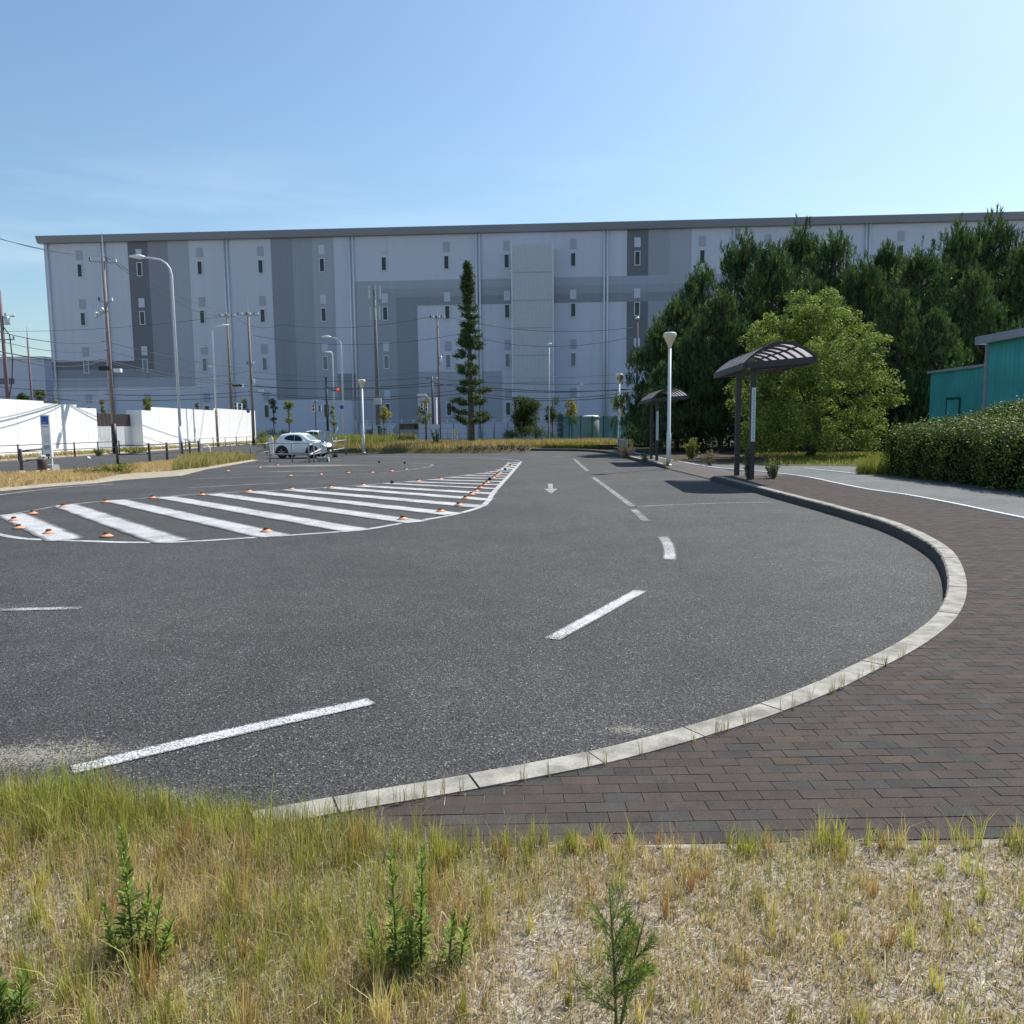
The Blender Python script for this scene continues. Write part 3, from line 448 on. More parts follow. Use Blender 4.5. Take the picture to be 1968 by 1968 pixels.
for u in (u0, u1): MB().cbox((u, -3.2, zt / 2 + 0.05), (0.16, 0.16, zt + 0.1)).build('corner_post', 'pipe_grey', tw)
MB().box(uf(1066), uf(1110), -1.2, -0.06, 3.0, 3.35).build('canopy', 'sign_grey', W)
MB().box(uf(764) + 0.2, UR, -0.09, -0.051, 0.0, 2.35).build('plinth', 'clad_light', W)
B2 = thing('low_building', 'low grey wing building beside the warehouse behind the white hoarding', 'building', (-74.6, 128, 0))
MB().box(-60, 0, 0, 30, -0.05, 13.2).build('wall', 'clad_light', B2); MB().box(-60.2, 0.2, -0.25, 30, 13.2, 13.6).build('parapet', 'pipe_grey', B2)
MB().box(-8.3, -5.0, -0.08, -0.005, 9.3, 10.2).build('louvre', 'clad_dark', B2); MB().box(-20, -0.3, -0.06, -0.004, 5.9, 7.4).build('panel', 'clad_pale', B2); MB().box(-20, -0.3, -1.5, -0.004, 4.4, 4.8).build('canopy', 'sign_grey', B2)
# ------------------------------------------------------------------ white hoarding and gate
XH = -31.4
def hoarding(label, secs, face_panels=True):
    o = thing('hoarding', label, 'hoarding', (XH, secs[0][0], 0))
    for (y0, y1, h) in secs:
        n = max(1, round((y1 - y0) / 1.5)); s = (y1 - y0) / n
        for k in range(n): a = y0 - secs[0][0] + k * s; MB().box(-0.05, 0.006 * (k % 2), a + 0.009, a + s - 0.009, 0.02, h).build('panel', 'white_panel', o)
    y0, y1 = secs[0][0], secs[-1][1]; MB().box(-0.12, -0.06, 0, y1 - y0, 0.8, 0.9).build('rail', 'galv', o); return o
hoarding('long white site hoarding along the road, nearest stretch before the brown gate', [(28, 53.5, 3.72), (53.5, 57.5, 3.58), (57.5, 60.2, 3.38)])
ho = hoarding('white site hoarding beyond the brown gate ending near the traffic signals', [(67.6, 69.4, 3.4), (69.4, 84, 3.72), (84, 97.5, 3.95)])
gt = thing('folding_gate', 'white and brown folding gate set back between two hoarding stretches', 'gate', (XH - 1.15, 60.2, 0))
for k in range(12):
    a = k * 0.64; mb = MB().prism([(0, a), (0.22, a + 0.32), (0, a + 0.64), (-0.04, a + 0.64), (0.18, a + 0.32), (-0.04, a)], 0.05, 2.05, 'z'); mb.build('leaf_panel', 'white_panel', gt)
    mb = MB().prism([(0, a), (0.22, a + 0.32), (0, a + 0.63), (-0.03, a + 0.63), (0.19, a + 0.32), (-0.03, a)], 2.06, 3.05, 'z'); mb.build('upper_panel', 'brown_slat', gt)
for k in range(13): MB().cbox((0.03, k * 0.64, 1.55), (0.05, 0.04, 3.1)).build('post', 'galv', gt)
rt = thing('hoarding_return', 'white end panel facing the camera at the gate corner', 'hoarding', (XH, 67.55, 0)); MB().box(-1.3, -0.06, -0.05, 0, 0.02, 3.4).build('panel', 'white_panel', rt); MB().cbox((0, -0.06, 1.7), (0.08, 0.08, 3.42)).build('corner_post', 'pipe_grey', rt)
# verges
def mound(name, poly, m, zt_, n=40):
    p = [Vector((q[0], q[1], 0)) for q in poly]; c = sum(p, Vector()) / len(p); mb = MB(); k = len(p)
    mb.add([(q.x, q.y, 0.001) for q in p] + [tuple((q + (c - q).normalized() * min(0.6, (c - q).length * 0.5)).to_2d()) + (zt_,) for q in p], [(i, (i + 1) % k, k + (i + 1) % k, k + i) for i in range(k)] + [tuple(range(k, 2 * k))])
    o = mb.build(name, m); 
    if o.data.polygons[-1].normal.z < 0: o.data.flip_normals()
    return tag(o, kind='structure')
VL = [at(x, y)[:2] for x, y in ((-200, 962), (0, 944), (90, 935.5), (181, 929), (235, 922.5), (350, 914), (397, 902), (450, 893), (497, 884.5), (450, 880), (378, 881.5), (350, 884), (235, 897), (136, 909), (0, 913), (-200, 918))]
mound('verge', VL, 'sand', 0.06); mound('roadside_verge', [(-31.2, 30), (-29.3, 30), (-29.2, 62), (-29.4, 100), (-31.2, 100)], 'sand', 0.1)
BK = [(-16, 57), (-13, 53.6), (-10, 53.6), (-6.5, 52.4), (-4, 51.8), (-1.5, 52.6), (0.8, 54.8), (2.6, 56.2), (6.5, 56.6), (11, 55), (14, 58), (14, 64.5), (-17, 64.5), (-19, 61)]
mound('grass_bank', BK, 'lawn_soil', 0.35)
# ------------------------------------------------------------------ utility poles
def gp(px, Y): p = dp(px, 830, Y); return Vector((p.x, Y, 0))
def upole(label, px, ytop, Y, m, r0, r1, arms=(), tip=0.0, low=None, group=None):
    b0 = gp(px[0], Y); tpz = dp(px[1], ytop, Y).z; o = thing('utility_pole', label, 'utility pole', b0)
    MB().tube([(0, 0, -0.05), (0, 0, tpz)], [r0, r1], 10).build('pole', m, o, True)
    if low: MB().tube([(0, 0, 0.1), (0, 0, low)], [r0 + 0.015, r0 + 0.008], 10).build('guard_wrap', 'black', o, True)
    if tip: MB().tube([(0, 0, tpz - 0.1), (0.03, 0, tpz + tip)], [0.06, 0.02], 6).build('tip_rod', 'steel', o)
    for (z, l, ang, ins) in arms:
        z = tpz - z; c, s = math.cos(ang), math.sin(ang); a = MB().bar((-c * l, -s * l, z), (c * l, s * l, z), 0.1, 0.1).build('crossarm', 'galv', o)
        for k in range(ins):
            t_ = -0.92 + 1.84 * k / max(1, ins - 1); MB().lathe([(0.05, 0.05), (0.09, 0.1), (0.05, 0.16), (0.08, 0.2), (0.04, 0.3)], 8, (c * l * t_, s * l * t_, z)).build('insulator', 'cap_white' if k % 2 else 'dark_steel', a)
    for k in range(int(tpz / 1.1) - 2): MB().bar((0.02, -r0 - 0.1, 2.2 + k * 1.1), (0.02, 0, 2.2 + k * 1.1), 0.025).build('step_bolt', 'galv', o) if Y < 60 else None
    return o, tpz
p1, z1 = upole('tall brown utility pole with black wrapped foot standing before the brown gate', (219, 197), 497, 58, 'pole_brown', 0.17, 0.1, ((0.25, 0.9, 0.5, 4), (3.0, 0.45, 0.4, 2)), 1.8, 2.2)
def can(o, x, y, z, r, h, m='steel'): MB().lathe([(r * 0.9, 0), (r, 0.05), (r, h - 0.08), (r * 0.7, h)], 12, (x, y, z)).build('transformer', m, o, True)
for dx, dz_ in ((-0.5, 0), (-0.75, -0.15), (-0.3, 0.15)): MB().lathe([(0.05, 0), (0.13, 0.08), (0.13, 0.3), (0.05, 0.42)], 10, (dx, 0, z1 - 4.0 + dz_)).build('switch_gear', 'steel', p1)
MB().bar((-0.9, 0, z1 - 4.2), (0.2, 0, z1 - 3.6), 0.06).build('bracket', 'galv', p1)
MB().cbox((-0.35, 0, z1 - 7.75), (0.8, 0.35, 0.3)).build('cable_box', 'black', p1); MB().cbox((0.62, -0.1, z1 - 7.9), (0.5, 0.3, 0.26)).build('street_light', 'white_paint', p1); MB().bar((0, 0, z1 - 7.8), (0.5, 0, z1 - 7.85), 0.06).build('light_arm', 'galv', p1)
p2, z2 = upole('plum utility pole at the picture edge behind the hoarding with two crossarms', (20, 7), 558, 72, 'pole_plum', 0.2, 0.13, ((2.25, 1.1, 0.15, 4), (4.3, 0.95, 0.15, 3)))
can(p2, 0.45, 0, z2 - 3.0, 0.28, 0.75); MB().tube([(0.1, 0, z2 - 3.2), (0.6, 0, z2 - 3.9), (0.7, 0, z2 - 6), (0.5, 0, z2 - 8), (0.1, 0, z2 - 9.6)], 0.05, 6).build('drop_cable', 'wire', p2)
p3, z3 = upole('thin plum pole with spike behind the hoarding near a dark bush', (66, 58), 649, 70, 'pole_plum', 0.11, 0.07, (), 0.9)
p4, z4 = upole('brown utility pole with a cluster of insulators behind the far hoarding', (447, 440), 604, 99, 'pole_brown', 0.18, 0.12, ((0.25, 1.0, 0.1, 6),), 1.0)
p5, z5 = upole('brown utility pole in front of the far hoarding carrying a blue disc', (487, 476.5), 600, 83, 'pole_brown', 0.17, 0.11, ((0.3, 1.1, 0.1, 6), (5.3, 0.35, 0.2, 2)), 1.3, 1.0)
can(p5, 0.28, -0.05, z5 - 7.4, 0.14, 0.6); MB().bar((0, 0, z5 - 8.2), (1.2, 0, z5 - 8.0), 0.05).build('bracket', 'galv', p5); MB().cbox((0.95, 0, z5 - 8.0), (0.5, 0.2, 0.2)).build('switch_gear', 'steel', p5)
MB().lathe([(0.18, -0.02), (0.18, 0.02)], 20).build('disc_sign', 'blue_sign', p5).rotation_euler = (rad(90), 0, 0)
[setattr(k, 'location', (-0.35, -0.3, dp(476, 790.6, 83).z)) for k in bpy.data.objects if k.parent is p5 and k.name.startswith('disc')]
p6, z6 = upole('brown utility pole with dark insulators between the cell mast and the tall conifer', (845, 843), 608, 80, 'pole_brown', 0.16, 0.1, ((0.2, 0.75, 0.1, 6),), 1.0)
can(p6, 0.25, -0.05, z6 - 4.6, 0.15, 0.7); MB().bar((0, 0, z6 - 0.9), (0.45, 0, z6 - 1.1), 0.06).build('bracket', 'steel', p6); MB().bar((-0.6, 0, z6 - 3.2), (0.1, 0, z6 - 3.0), 0.05).build('bracket', 'steel', p6)
p7, z7 = upole('grey mobile phone mast with panel antennas beside the trimmed hedge', (727, 721.5), 556, 75, 'pole_grey', 0.22, 0.13)
for z, dxs in ((-1.9, (-0.42, 0.05, 0.42)), (0.0, (-0.5, 0.1, 0.52))):
    for dx in dxs: MB().cbox((dx, -0.15, z7 - 0.3 + z), (0.12, 0.1, 1.2)).build('antenna', 'box_grey', p7)
for z in (-0.7, 0.2, -2.4, -1.5): MB().bar((-0.5, -0.05, z7 + z), (0.5, -0.05, z7 + z), 0.05).build('antenna_arm', 'galv', p7)
MB().box(-0.95, 0.7, -0.35, 0.35, 1.9, 2.0).build('platform', 'galv', p7); MB().box(-0.5, 0.0, -0.4, 0.3, 0.1, 1.85).build('equipment_box', 'box_grey', p7); MB().box(-0.3, 0.4, -0.35, -0.1, 3.9, 4.5).build('equipment_box', 'box_grey', p7)
p8, z8 = upole('dark slim pole with a white lamp at its tip against the pines', (1223.6, 1225), 614, 66, 'pole_plum', 0.16, 0.06)
MB().lathe([(0.05, 0), (0.16, 0.06), (0.18, 0.16), (0.1, 0.24)], 12, (0, 0, z8 - 0.02)).build('beacon_lamp', 'cap_white', p8); MB().lathe([(0.1, 0), (0.1, 0.12)], 10, (0, 0, z8 - 0.15)).build('collar', 'sign_red', p8); MB().tube([(0, 0, z8 + 0.2), (0, 0, z8 + 1.7)], 0.02, 6).build('tip_rod', 'dark_steel', p8)
p9, z9 = upole('short dark pole with a street light head beside the brown pole', (832.6, 830), 724, 78, 'dark_steel', 0.12, 0.09, ((0.3, 0.5, 0.0, 2),))
MB().tube([(0, 0, z9 - 2.6), (-0.5, -0.1, z9 - 1.9), (-0.8, -0.1, z9 - 1.8)], 0.05, 6).build('lamp_arm', 'steel', p9); MB().cbox((-1.05, -0.1, z9 - 1.75), (0.9, 0.3, 0.2)).build('lamp_head', 'white_paint', p9)
# ------------------------------------------------------------------ curved street lights
def slight(label, pb, Y, ptop, reach, r=0.09, foot=0.0, m='pipe_grey', head=0.7):
    b0 = gp(pb, Y); zt_ = dp(ptop[0], ptop[1], Y).z; R_ = abs(reach) * 0.55; sg_ = 1 if reach > 0 else -1; o = thing('street_light', label, 'street light', b0); lean = dp(ptop[0], ptop[1], Y).x - b0.x
    pts = [(0, 0, -0.02), (0, 0, zt_ - R_)] + [(sg_ * R_ * (1 - math.cos(a)), 0, zt_ - R_ + R_ * math.sin(a)) for a in (0.4, 0.8, 1.2, 1.5)] + [(reach, 0, zt_ + 0.12)]
    MB().tube(pts, [r, r * 0.75] + [r * 0.6] * 5, 10).build('mast', m, o, True)
    if foot: MB().tube([(0, 0, 0), (0, 0, foot)], r * 1.35, 12).build('foot', m, o, True)
    MB().tube([(reach - sg_ * 0.2, 0, zt_ + 0.08), (reach + sg_ * 0.1, 0, zt_ + 0.11), (reach + sg_ * head, 0, zt_ + 0.16)], [0.08, 0.14, 0.05], 8).build('lamp_head', 'white_paint', o, True); return o
slight('tall white street light curving left over the verge fence', 346.5, 47, (333, 497), -1.7, 0.085, 1.9)
slight('far small street light curving right behind the hoarding', 389, 112, (387, 668), 0.6, 0.1)
o = slight('street light beside the hoarding curving right towards a utility pole', 417.5, 79, (410, 628), 1.0, 0.09); MB().cbox((-0.3, -0.1, dp(412, 704, 79).z), (0.4, 0.2, 0.2)).build('sign_box', 'white_paint', o); MB().tube([(0, 0, 0), (0, 0, 3.6)], 0.12, 10).build('foot', 'pole_brown', o, True)
o = slight('street light curving left above the red traffic signal', 661, 72, (655, 650), -1.05, 0.09); d_ = MB().lathe([(0.17, -0.02), (0.17, 0.02)], 20).build('disc_sign', 'blue_sign', o); d_.rotation_euler = (rad(90), 0, 0); d_.location = (-0.1, -0.14, dp(659, 782.6, 72).z)
slight('thin far street light just left of the one above the signal', 644, 92, (639, 679), -0.25, 0.09); slight('slim white street light edge on in front of the stair tower', 1056, 74, (1054.8, 664), 0.05, 0.07, head=0.2); slight('short far street light right of the stair tower', 1111.6, 84, (1110.7, 741.7), 0.25, 0.06, head=0.25)
# ------------------------------------------------------------------ cables
CAB = {'a': ('thin overhead cable coming in from the upper left to the tall brown pole top', 'cables at the tall pole top'), 'b': ('overhead cable sloping down from the tall brown pole top to the far hoarding poles', 'cables between the tall pole and the far poles'), 'c': ('overhead cable crossing in front of the warehouse left of the far hoarding poles', 'cables above the hoarding'), 'd': ('upper thin overhead cable crossing the warehouse middle right of the hoarding poles', 'upper cables before the warehouse'), 'e': ('overhead cable in the low bundle crossing the warehouse foot towards the pines', 'low cable bundle before the warehouse')}
def cable(pts, Ys, r=0.02, sag=0.0):
    k_ = 'a' if pts[-1][0] < 210 else ('b' if pts[0][1] < 500 else ('c' if pts[0][0] < 100 else ('d' if pts[0][1] < 700 else 'e')))
    P = []
    for i in range(len(pts) - 1):
        a, b_ = dp(*pts[i], Ys[i]), dp(*pts[i + 1], Ys[i + 1])
        for k in range(9 if i == len(pts) - 2 else 8):
            t_ = k / 8; q = a.lerp(b_, t_); q.z -= 4 * sag * t_ * (1 - t_); P.append(q)
    c = P[0].copy(); mb = MB().tube([p - c for p in P], r, 5); o = mb.build('overhead_cable', 'wire', None, True, c); tag(o, CAB[k_][0], 'cable', CAB[k_][1]); return o
for p, y, r, s in (([(-40, 446), (172, 488)], (26, 58), .014, .25), ([(-40, 449), (200, 492)], (26, 58), .012, .2), ([(213, 493), (424, 608)], (58, 99), .016, .9), ([(200, 492), (470, 602)], (58, 83), .014, .9), ([(205, 494), (444, 606)], (58, 99), .016, 1.3),
    ([(-20, 637), (424, 609)], (95, 99), .022, .5), ([(-20, 636), (0, 638), (201, 655.6), (483, 707)], (44, 46, 58, 83), .025, .35), ([(-20, 650), (205, 673), (483, 727)], (44, 58, 83), .018, .4), ([(-20, 671), (197, 691), (441, 733)], (44, 58, 99), .035, .3), ([(-20, 675), (197, 694), (484, 735)], (44, 58, 83), .025, .6),
    ([(-20, 726), (300, 724), (480, 712)], (98, 98, 100), .02, .5), ([(-20, 741), (207, 749), (441, 738)], (72, 80, 99), .04, .25), ([(60, 750), (207, 758), (486, 752)], (72, 80, 83), .035, .25), ([(60, 758), (200, 769), (486, 758.6)], (72, 80, 83), .035, .25),
    ([(455, 612), (539, 624), (831, 608)], (99, 92, 80), .022, .7), ([(487, 645), (888, 641), (1215, 648)], (83, 79, 66), .022, 1.0), ([(857, 608), (1215, 630)], (80, 66), .022, .8), ([(486, 727), (814, 726), (1222, 735)], (83, 78, 66), .025, .35), ([(485, 715), (840, 712), (1222, 716)], (83, 80, 66), .012, .6),
    ([(441, 738), (829, 735.6), (1222, 746)], (99, 78, 66), .035, .6), ([(489, 742), (875, 738), (1222, 748)], (83, 79, 66), .04, .4), ([(487, 753), (881, 750), (1222, 752)], (83, 79, 66), .03, .7), ([(502, 758), (883, 756.5), (1222, 758.6)], (83, 79, 66), .038, .6), ([(488, 735), (560, 770)], (83, 90), .02, .3)): cable(p, y, r, s)
# ------------------------------------------------------------------ traffic signals and street signs
def hsignal(label, px, py, Y, wpx, rear=False, post=None):
    c = dp(px, py, Y); wd = wpx / FPX * Y; o = thing('traffic_signal', label, 'traffic signal', c)
    MB().cbox((0, 0, 0), (wd, 0.25, wd * 0.3)).build('housing', 'white_paint' if rear else 'dark_steel', o)
    for k in range(3):
        x_ = (-1 + k) * wd * 0.3; a = MB().tube([(x_, -0.14, 0), (x_, -0.3, 0)], wd * 0.12, 12).build('lens', ('red_lamp' if k == 2 else 'cap_white') if not rear else 'dark_steel', o); MB().tube([(x_, -0.3, 0.02), (x_, -0.45, 0.02)], wd * 0.13, 12, cap=False).build('hood', 'dark_steel', a)
    return o, c, wd
po, zp = upole('thin dark signal pole carrying the red traffic signal', (630, 628.5), 724, 71, 'dark_steel', 0.13, 0.08)
s1, c1, wd = hsignal('horizontal traffic signal showing red above the parked white car', 646, 749, 70.6, 17); MB().bar((-1.1, 0.2, 0.2), (0, 0.2, 0.2), 0.06).build('arm', 'dark_steel', s1)
s2, c2, wd = hsignal('horizontal traffic signal seen on the brown pole behind the hoarding', 457, 741, 98, 20, True); MB().bar((-1.0, 0.2, 0.1), (0.4, 0.2, 0.1), 0.07).build('arm', 'galv', s2)
def pedsig(label, px, py, Y, wpx, hpx, m, lens=None):
    c = dp(px, py, Y); k = Y / FPX; o = thing('pedestrian_signal', label, 'pedestrian signal', c); MB().cbox((0, 0, 0), (wpx * k, 0.25, hpx * k)).build('housing', m, o)
    for q, z in enumerate((0.24, -0.24)): MB().cbox((0, -0.135, z * hpx * k), (wpx * k * 0.7, 0.02, hpx * k * 0.38)).build('lens', lens if (lens and q == 1 - (lens == 'sign_red')) else 'dark_ink', o)
    MB().bar((0, 0.1, -hpx * k * 0.3), (wpx * k * 2.2, 0.1, -hpx * k * 0.3), 0.04).build('bracket', 'galv', o); return o
pedsig('white pedestrian signal with dark lenses above the hoarding', 453.5, 781, 96, 5, 14, 'white_paint'); pedsig('plain white signal box beside the hoarding pole', 462, 782, 96, 6, 13, 'sign_pale'); pedsig('pedestrian signal with red lens above the white van', 603, 784, 74, 5, 14, 'white_paint', 'sign_red'); pedsig('dark pedestrian signal left of the thin signal pole', 615.4, 785, 72, 4, 12, 'sign_grey')
pedsig('dark signal box mounted on the thin signal pole', 627, 789, 70.7, 6, 21, 'dark_steel'); pedsig('white signal box with a red lens near the cell mast', 819.5, 783, 77, 5, 15, 'white_paint', 'sign_red'); pedsig('white signal box left of the red pedestrian lens', 811, 782, 77, 5, 14, 'white_paint')
o = thing('signal_post', 'thin steel post with small lamp beside the white van', 'post', gp(607.5, 74)); zz = dp(607, 769, 74).z; MB().tube([(0, 0, 0), (0, 0, zz)], 0.05, 8).build('post', 'dark_steel', o); MB().cbox((0, 0, zz), (0.45, 0.12, 0.1)).build('lamp_head', 'sign_pale', o)
for z in (4.0, 2.6): MB().bar((0, 0, z * 0.95), (1.05, 0, z * 0.95), 0.03).build('frame_bar', 'pipe_grey', o)
o = thing('grey_pillar', 'pale grey concrete pillar block behind the dark street light pole', 'pillar', gp(822, 88)); MB().box(-1.0, 1.0, 0, 1.5, 0, dp(822, 766, 88).z).build('shaft', 'clad_light', o); MB().box(-1.05, 1.05, -0.05, 1.5, dp(822, 766, 88).z, dp(822, 766, 88).z + 0.12).build('cap', 'pipe_grey', o)
# ------------------------------------------------------------------ fences and barriers
def railfence(name, label, pts, h, rails, m, pr=0.035, rr=0.022, cat='fence', lift=0.0):
    c = Vector(pts[0]); o = thing(name, label, cat, (c.x, c.y, lift)); P = [Vector((p[0] - c.x, p[1] - c.y, 0)) for p in pts]
    for p in P: MB().tube([(p.x, p.y, -0.02), (p.x, p.y, h), (p.x, p.y, h + 0.02)], [pr, pr, pr * 0.5], 8).build('post', m, o, True)
    for z in rails: MB().tube([(p.x, p.y, z) for p in P], rr, 6).build('rail', m, o, True)
    return o
railfence('rail_fence', 'black three rail fence section beside the bus stop sign', [(-19.5, 31.4), (-20.6, 34.8)], 1.0, (0.1, 0.52, 0.93), 'dark_steel', 0.06, 0.035)
railfence('rail_fence', 'black three rail fence along the verge leading to the tall street light', [(-18.9, 37.9), (-18.0, 39.3), (-17.95, 41.2), (-17.9, 43), (-18.5, 45.5), (-18.7, 47.3)], 1.05, (0.12, 0.55, 0.98), 'dark_steel', 0.06, 0.03)
railfence('pipe_fence', 'grey two rail pipe fence along the near hoarding stretch', [(-29.0, 40.5 + 3 * k) for k in range(7)], 0.95, (0.5, 0.9), 'dark_steel', 0.045, 0.025)
railfence('pipe_fence', 'grey two rail pipe fence along the far hoarding stretch', [(-28.4, 69 + 3.2 * k) for k in range(9)], 0.95, (0.45, 0.9), 'galv', 0.045, 0.028)
railfence('pipe_fence', 'grey pipe fence at the side road left of the white car', [at(x, y)[:2] for x, y in ((443, 872.5), (482, 877), (513, 873.5), (519, 871))], 0.8, (0.2, 0.75), 'galv', 0.04, 0.025)
bo = railfence('pipe_barrier', 'long grey pipe barrier across the exit in front of the white car', [at(x, y)[:2] for x, y in ((519, 888), (562, 889), (594, 889), (604, 889.5), (617, 884))], 1.0, (0.42, 0.97), 'galv', 0.035, 0.028, 'barrier')
a = at(596, 889); b_ = at(617, 884); MB().bar((a.x - bo.location.x, a.y - bo.location.y, 0.9), (b_.x - bo.location.x, b_.y - bo.location.y, 1.05), 0.05).build('slanted_rail', 'white_paint', bo); MB().bar((a.x - bo.location.x, a.y - bo.location.y, 0.4), (b_.x - bo.location.x, b_.y - bo.location.y, 0.6), 0.05).build('slanted_rail', 'white_paint', bo)
railfence('pipe_barrier', 'short pipe barrier with white rails right of the white car', [at(x, y)[:2] for x, y in ((640, 880), (647, 879), (665, 874))], 1.15, (0.45, 0.95), 'galv', 0.04, 0.03, 'barrier')
o = thing('leaning_pipe', 'leaning white pipe beside the short barrier', 'pipe', at(640, 862)); MB().tube([(-0.3, 0, 0.1), (0.2, 0.1, 1.3), (0.45, 0.1, 1.75)], 0.05, 8).build('tube', 'white_paint', o, True); MB().tube([(-0.3, 0, 0), (-0.3, 0, 0.12)], 0.09, 8).build('foot', 'galv', o)
o = thing('arch_barrier', 'white steel arch barrier standing in the verge grass', 'barrier', at(396, 883.5)); MB().tube([(-0.24, 0, -0.02), (-0.24, 0, 0.6)] + [(-0.24 * math.cos(a), 0, 0.6 + 0.24 * math.sin(a)) for a in (0.5, 1.0, 1.57, 2.1, 2.6)] + [(0.24, 0, 0.6), (0.24, 0, -0.02)], 0.045, 10).build('hoop', 'white_paint', o, True)
for s_ in (-0.24, 0.24): MB().lathe([(0.08, 0), (0.08, 0.03)], 10, (s_, 0, 0)).build('foot', 'galv', o)
o = thing('white_post_board', 'white upright board post at the left end of the barrier', 'post', at(521.5, 876)); MB().prism([(-0.13, 0), (0.16, 0), (0.16, 1.05), (0.08, 1.22), (-0.13, 1.15)], -0.04, 0.04, 'y').build('board', 'white_paint', o); MB().box(-0.2, 0.3, -0.15, 0.15, 0, 0.05).build('foot', 'concrete', o)
o = thing('concrete_block', 'grey concrete weight block at the right end of the barrier', 'block', at(621.5, 887.5)); MB().prism([(-0.3, 0.02), (0.3, 0.02), (0.29, 0.24), (-0.29, 0.24)], -0.15, 0.15, 'y').build('block', 'concrete', o); MB().box(0.2, 0.3, -0.17, -0.151, -0.0, 0.1).build('foot', 'black', o)
o = thing('back_to_back_sign', 'pair of grey sign plates seen from behind near the car bonnet', 'sign', at(625, 880))
for x_ in (-0.17, 0.19): MB().cbox((x_, 0, 1.22), (0.33, 0.02, 0.68)).build('plate', 'sign_grey', o); MB().tube([(x_ - 0.1, 0.03, 0), (x_ - 0.1, 0.03, 1.6)], 0.03, 6).build('post', 'galv', o)
o = thing('rubble_stone', 'dark stone block by the short barrier foot', 'stone', at(645, 878.5)); MB().lathe([(0.14, 0), (0.16, 0.08), (0.12, 0.18), (0.05, 0.2)], 7).build('stone', 'maroon', o)
# bus stop sign, bin and litter
o = thing('bus_stop_sign', 'tall white bus stop sign board with blue square on the verge', 'sign', (at(95, 908).x, at(95, 908).y, 0.05), rad(-12))
MB().cbox((0, 0, 1.46), (0.44, 0.1, 1.72)).build('board', 'white_panel', o); MB().cbox((0, -0.055, 2.1), (0.33, 0.012, 0.34)).build('blue_square', 'blue_sign', o); MB().cbox((0.0, -0.055, 1.84), (0.3, 0.01, 0.04)).build('text_line', 'sign_grey', o); MB().cbox((0.02, -0.055, 1.36), (0.26, 0.01, 0.36)).build('timetable', 'sign_pale', o).data.materials[0] = M['steel']
MB().cbox((0.02, -0.055, 0.99), (0.3, 0.012, 0.17)).build('notice', 'sign_grey', o); MB().cbox((0.04, -0.055, 0.67), (0.18, 0.012, 0.1)).build('notice', 'dark_ink', o)
for k in range(7): MB().cbox((-0.08 + 0.02 * k + (0.02 if k > 3 else 0), -0.0625, 2.0), (0.012, 0.002, 0.035)).build('lettering', 'cap_white', o)
for s_ in (-0.19, 0.17): MB().cbox((s_, 0, 0.32), (0.05, 0.05, 0.6)).build('leg', 'sign_pale', o)
MB().prism([(-0.14, 0), (0.34, 0), (0.32, 0.27), (-0.12, 0.27)], -0.2, 0.2, 'y').build('base', 'concrete', o)
o = thing('litter_bin', 'dark red brown litter drum overflowing with white rubbish by the sign', 'bin', (at(82, 910).x, at(82, 910).y, 0.05)); MB().lathe([(0.16, 0), (0.17, 0.03), (0.175, 0.5), (0.16, 0.52), (0.15, 0.48)], 18).build('drum', 'maroon', o, True)
for k in range(7): q = MB(); q.lathe([(0.02, 0), (0.08, 0.04), (0.07, 0.1), (0.01, 0.13)], 6, (RNG.uniform(-.09, .09), RNG.uniform(-.09, .09), 0.47 + 0.02 * k)); q.build('rubbish', 'litter', o)
for k, (x, y, s_) in enumerate(((72, 911, .12), (92, 909, .16), (43, 912.5, .14), (20, 927, .08), (37, 928.5, .08), (156, 908, .07), (180, 910, .1), (330, 909, .05), (170, 884, .2), (127, 886, .12))):
    c = at(x, y); q = MB(); vv = [(RNG.uniform(.6, 1) * s_ * math.cos(a), RNG.uniform(.6, 1) * s_ * math.sin(a), RNG.uniform(0, .6) * s_) for a in np.arange(0, 6.2, 0.8)]; q.add(vv + [(0, 0, s_ * 0.7)], [(i, (i + 1) % len(vv), len(vv)) for i in range(len(vv))]); tag(q.build('litter_bag', 'litter' if k < 9 else 'black', None, False, (c.x, c.y, 0.07)), 'small crumpled scrap of litter lying on the left verge', 'litter', 'litter on the verge')
# ------------------------------------------------------------------ delineator stubs
dl = thing('delineator_stub', 'x', 'delineator', (0, 0, 0)); MB().lathe([(0.115, 0), (0.115, 0.01), (0.085, 0.024), (0.058, 0.042), (0.05, 0.05)], 16).build('base', 'orange', dl, True); MB().lathe([(0.049, 0.05), (0.05, 0.068), (0.035, 0.08), (0.012, 0.076)], 12).build('broken_stub', 'stub', dl)
dk = thing('delineator_stub', 'x', 'delineator', (0, 0, 0)); MB().lathe([(0.06, 0), (0.06, 0.05), (0.05, 0.085)], 12).build('base', 'black', dk); MB().lathe([(0.04, 0.084), (0.03, 0.1)], 10).build('broken_stub', 'stub', dk)
D1 = [(121.8, 975), (203, 966), (293, 958), (388, 952), (478, 945), (560, 941), (635, 938), (697, 933.5), (803.5, 925.5), (846, 921.5)]
D2 = [(27, 1001), (36, 1016), (62.5, 988), (94, 1026), (204.7, 1032), (512, 1023)]
D3 = [(773.8, 999), (847, 984), (881.5, 972), (894.5, 959), (905.6, 951.5), (914.6, 945), (922.8, 938.5), (930.3, 933), (935.7, 928.6), (947.7, 919.5), (952, 916.6), (955.8, 913.3), (960.2, 910), (981, 896.4)]
D4 = [(557, 915), (616, 912.6), (668.5, 909.6), (714.5, 909), (751.8, 906), (779.6, 903), (437, 905.6), (498.5, 899.2), (533, 894.8)]
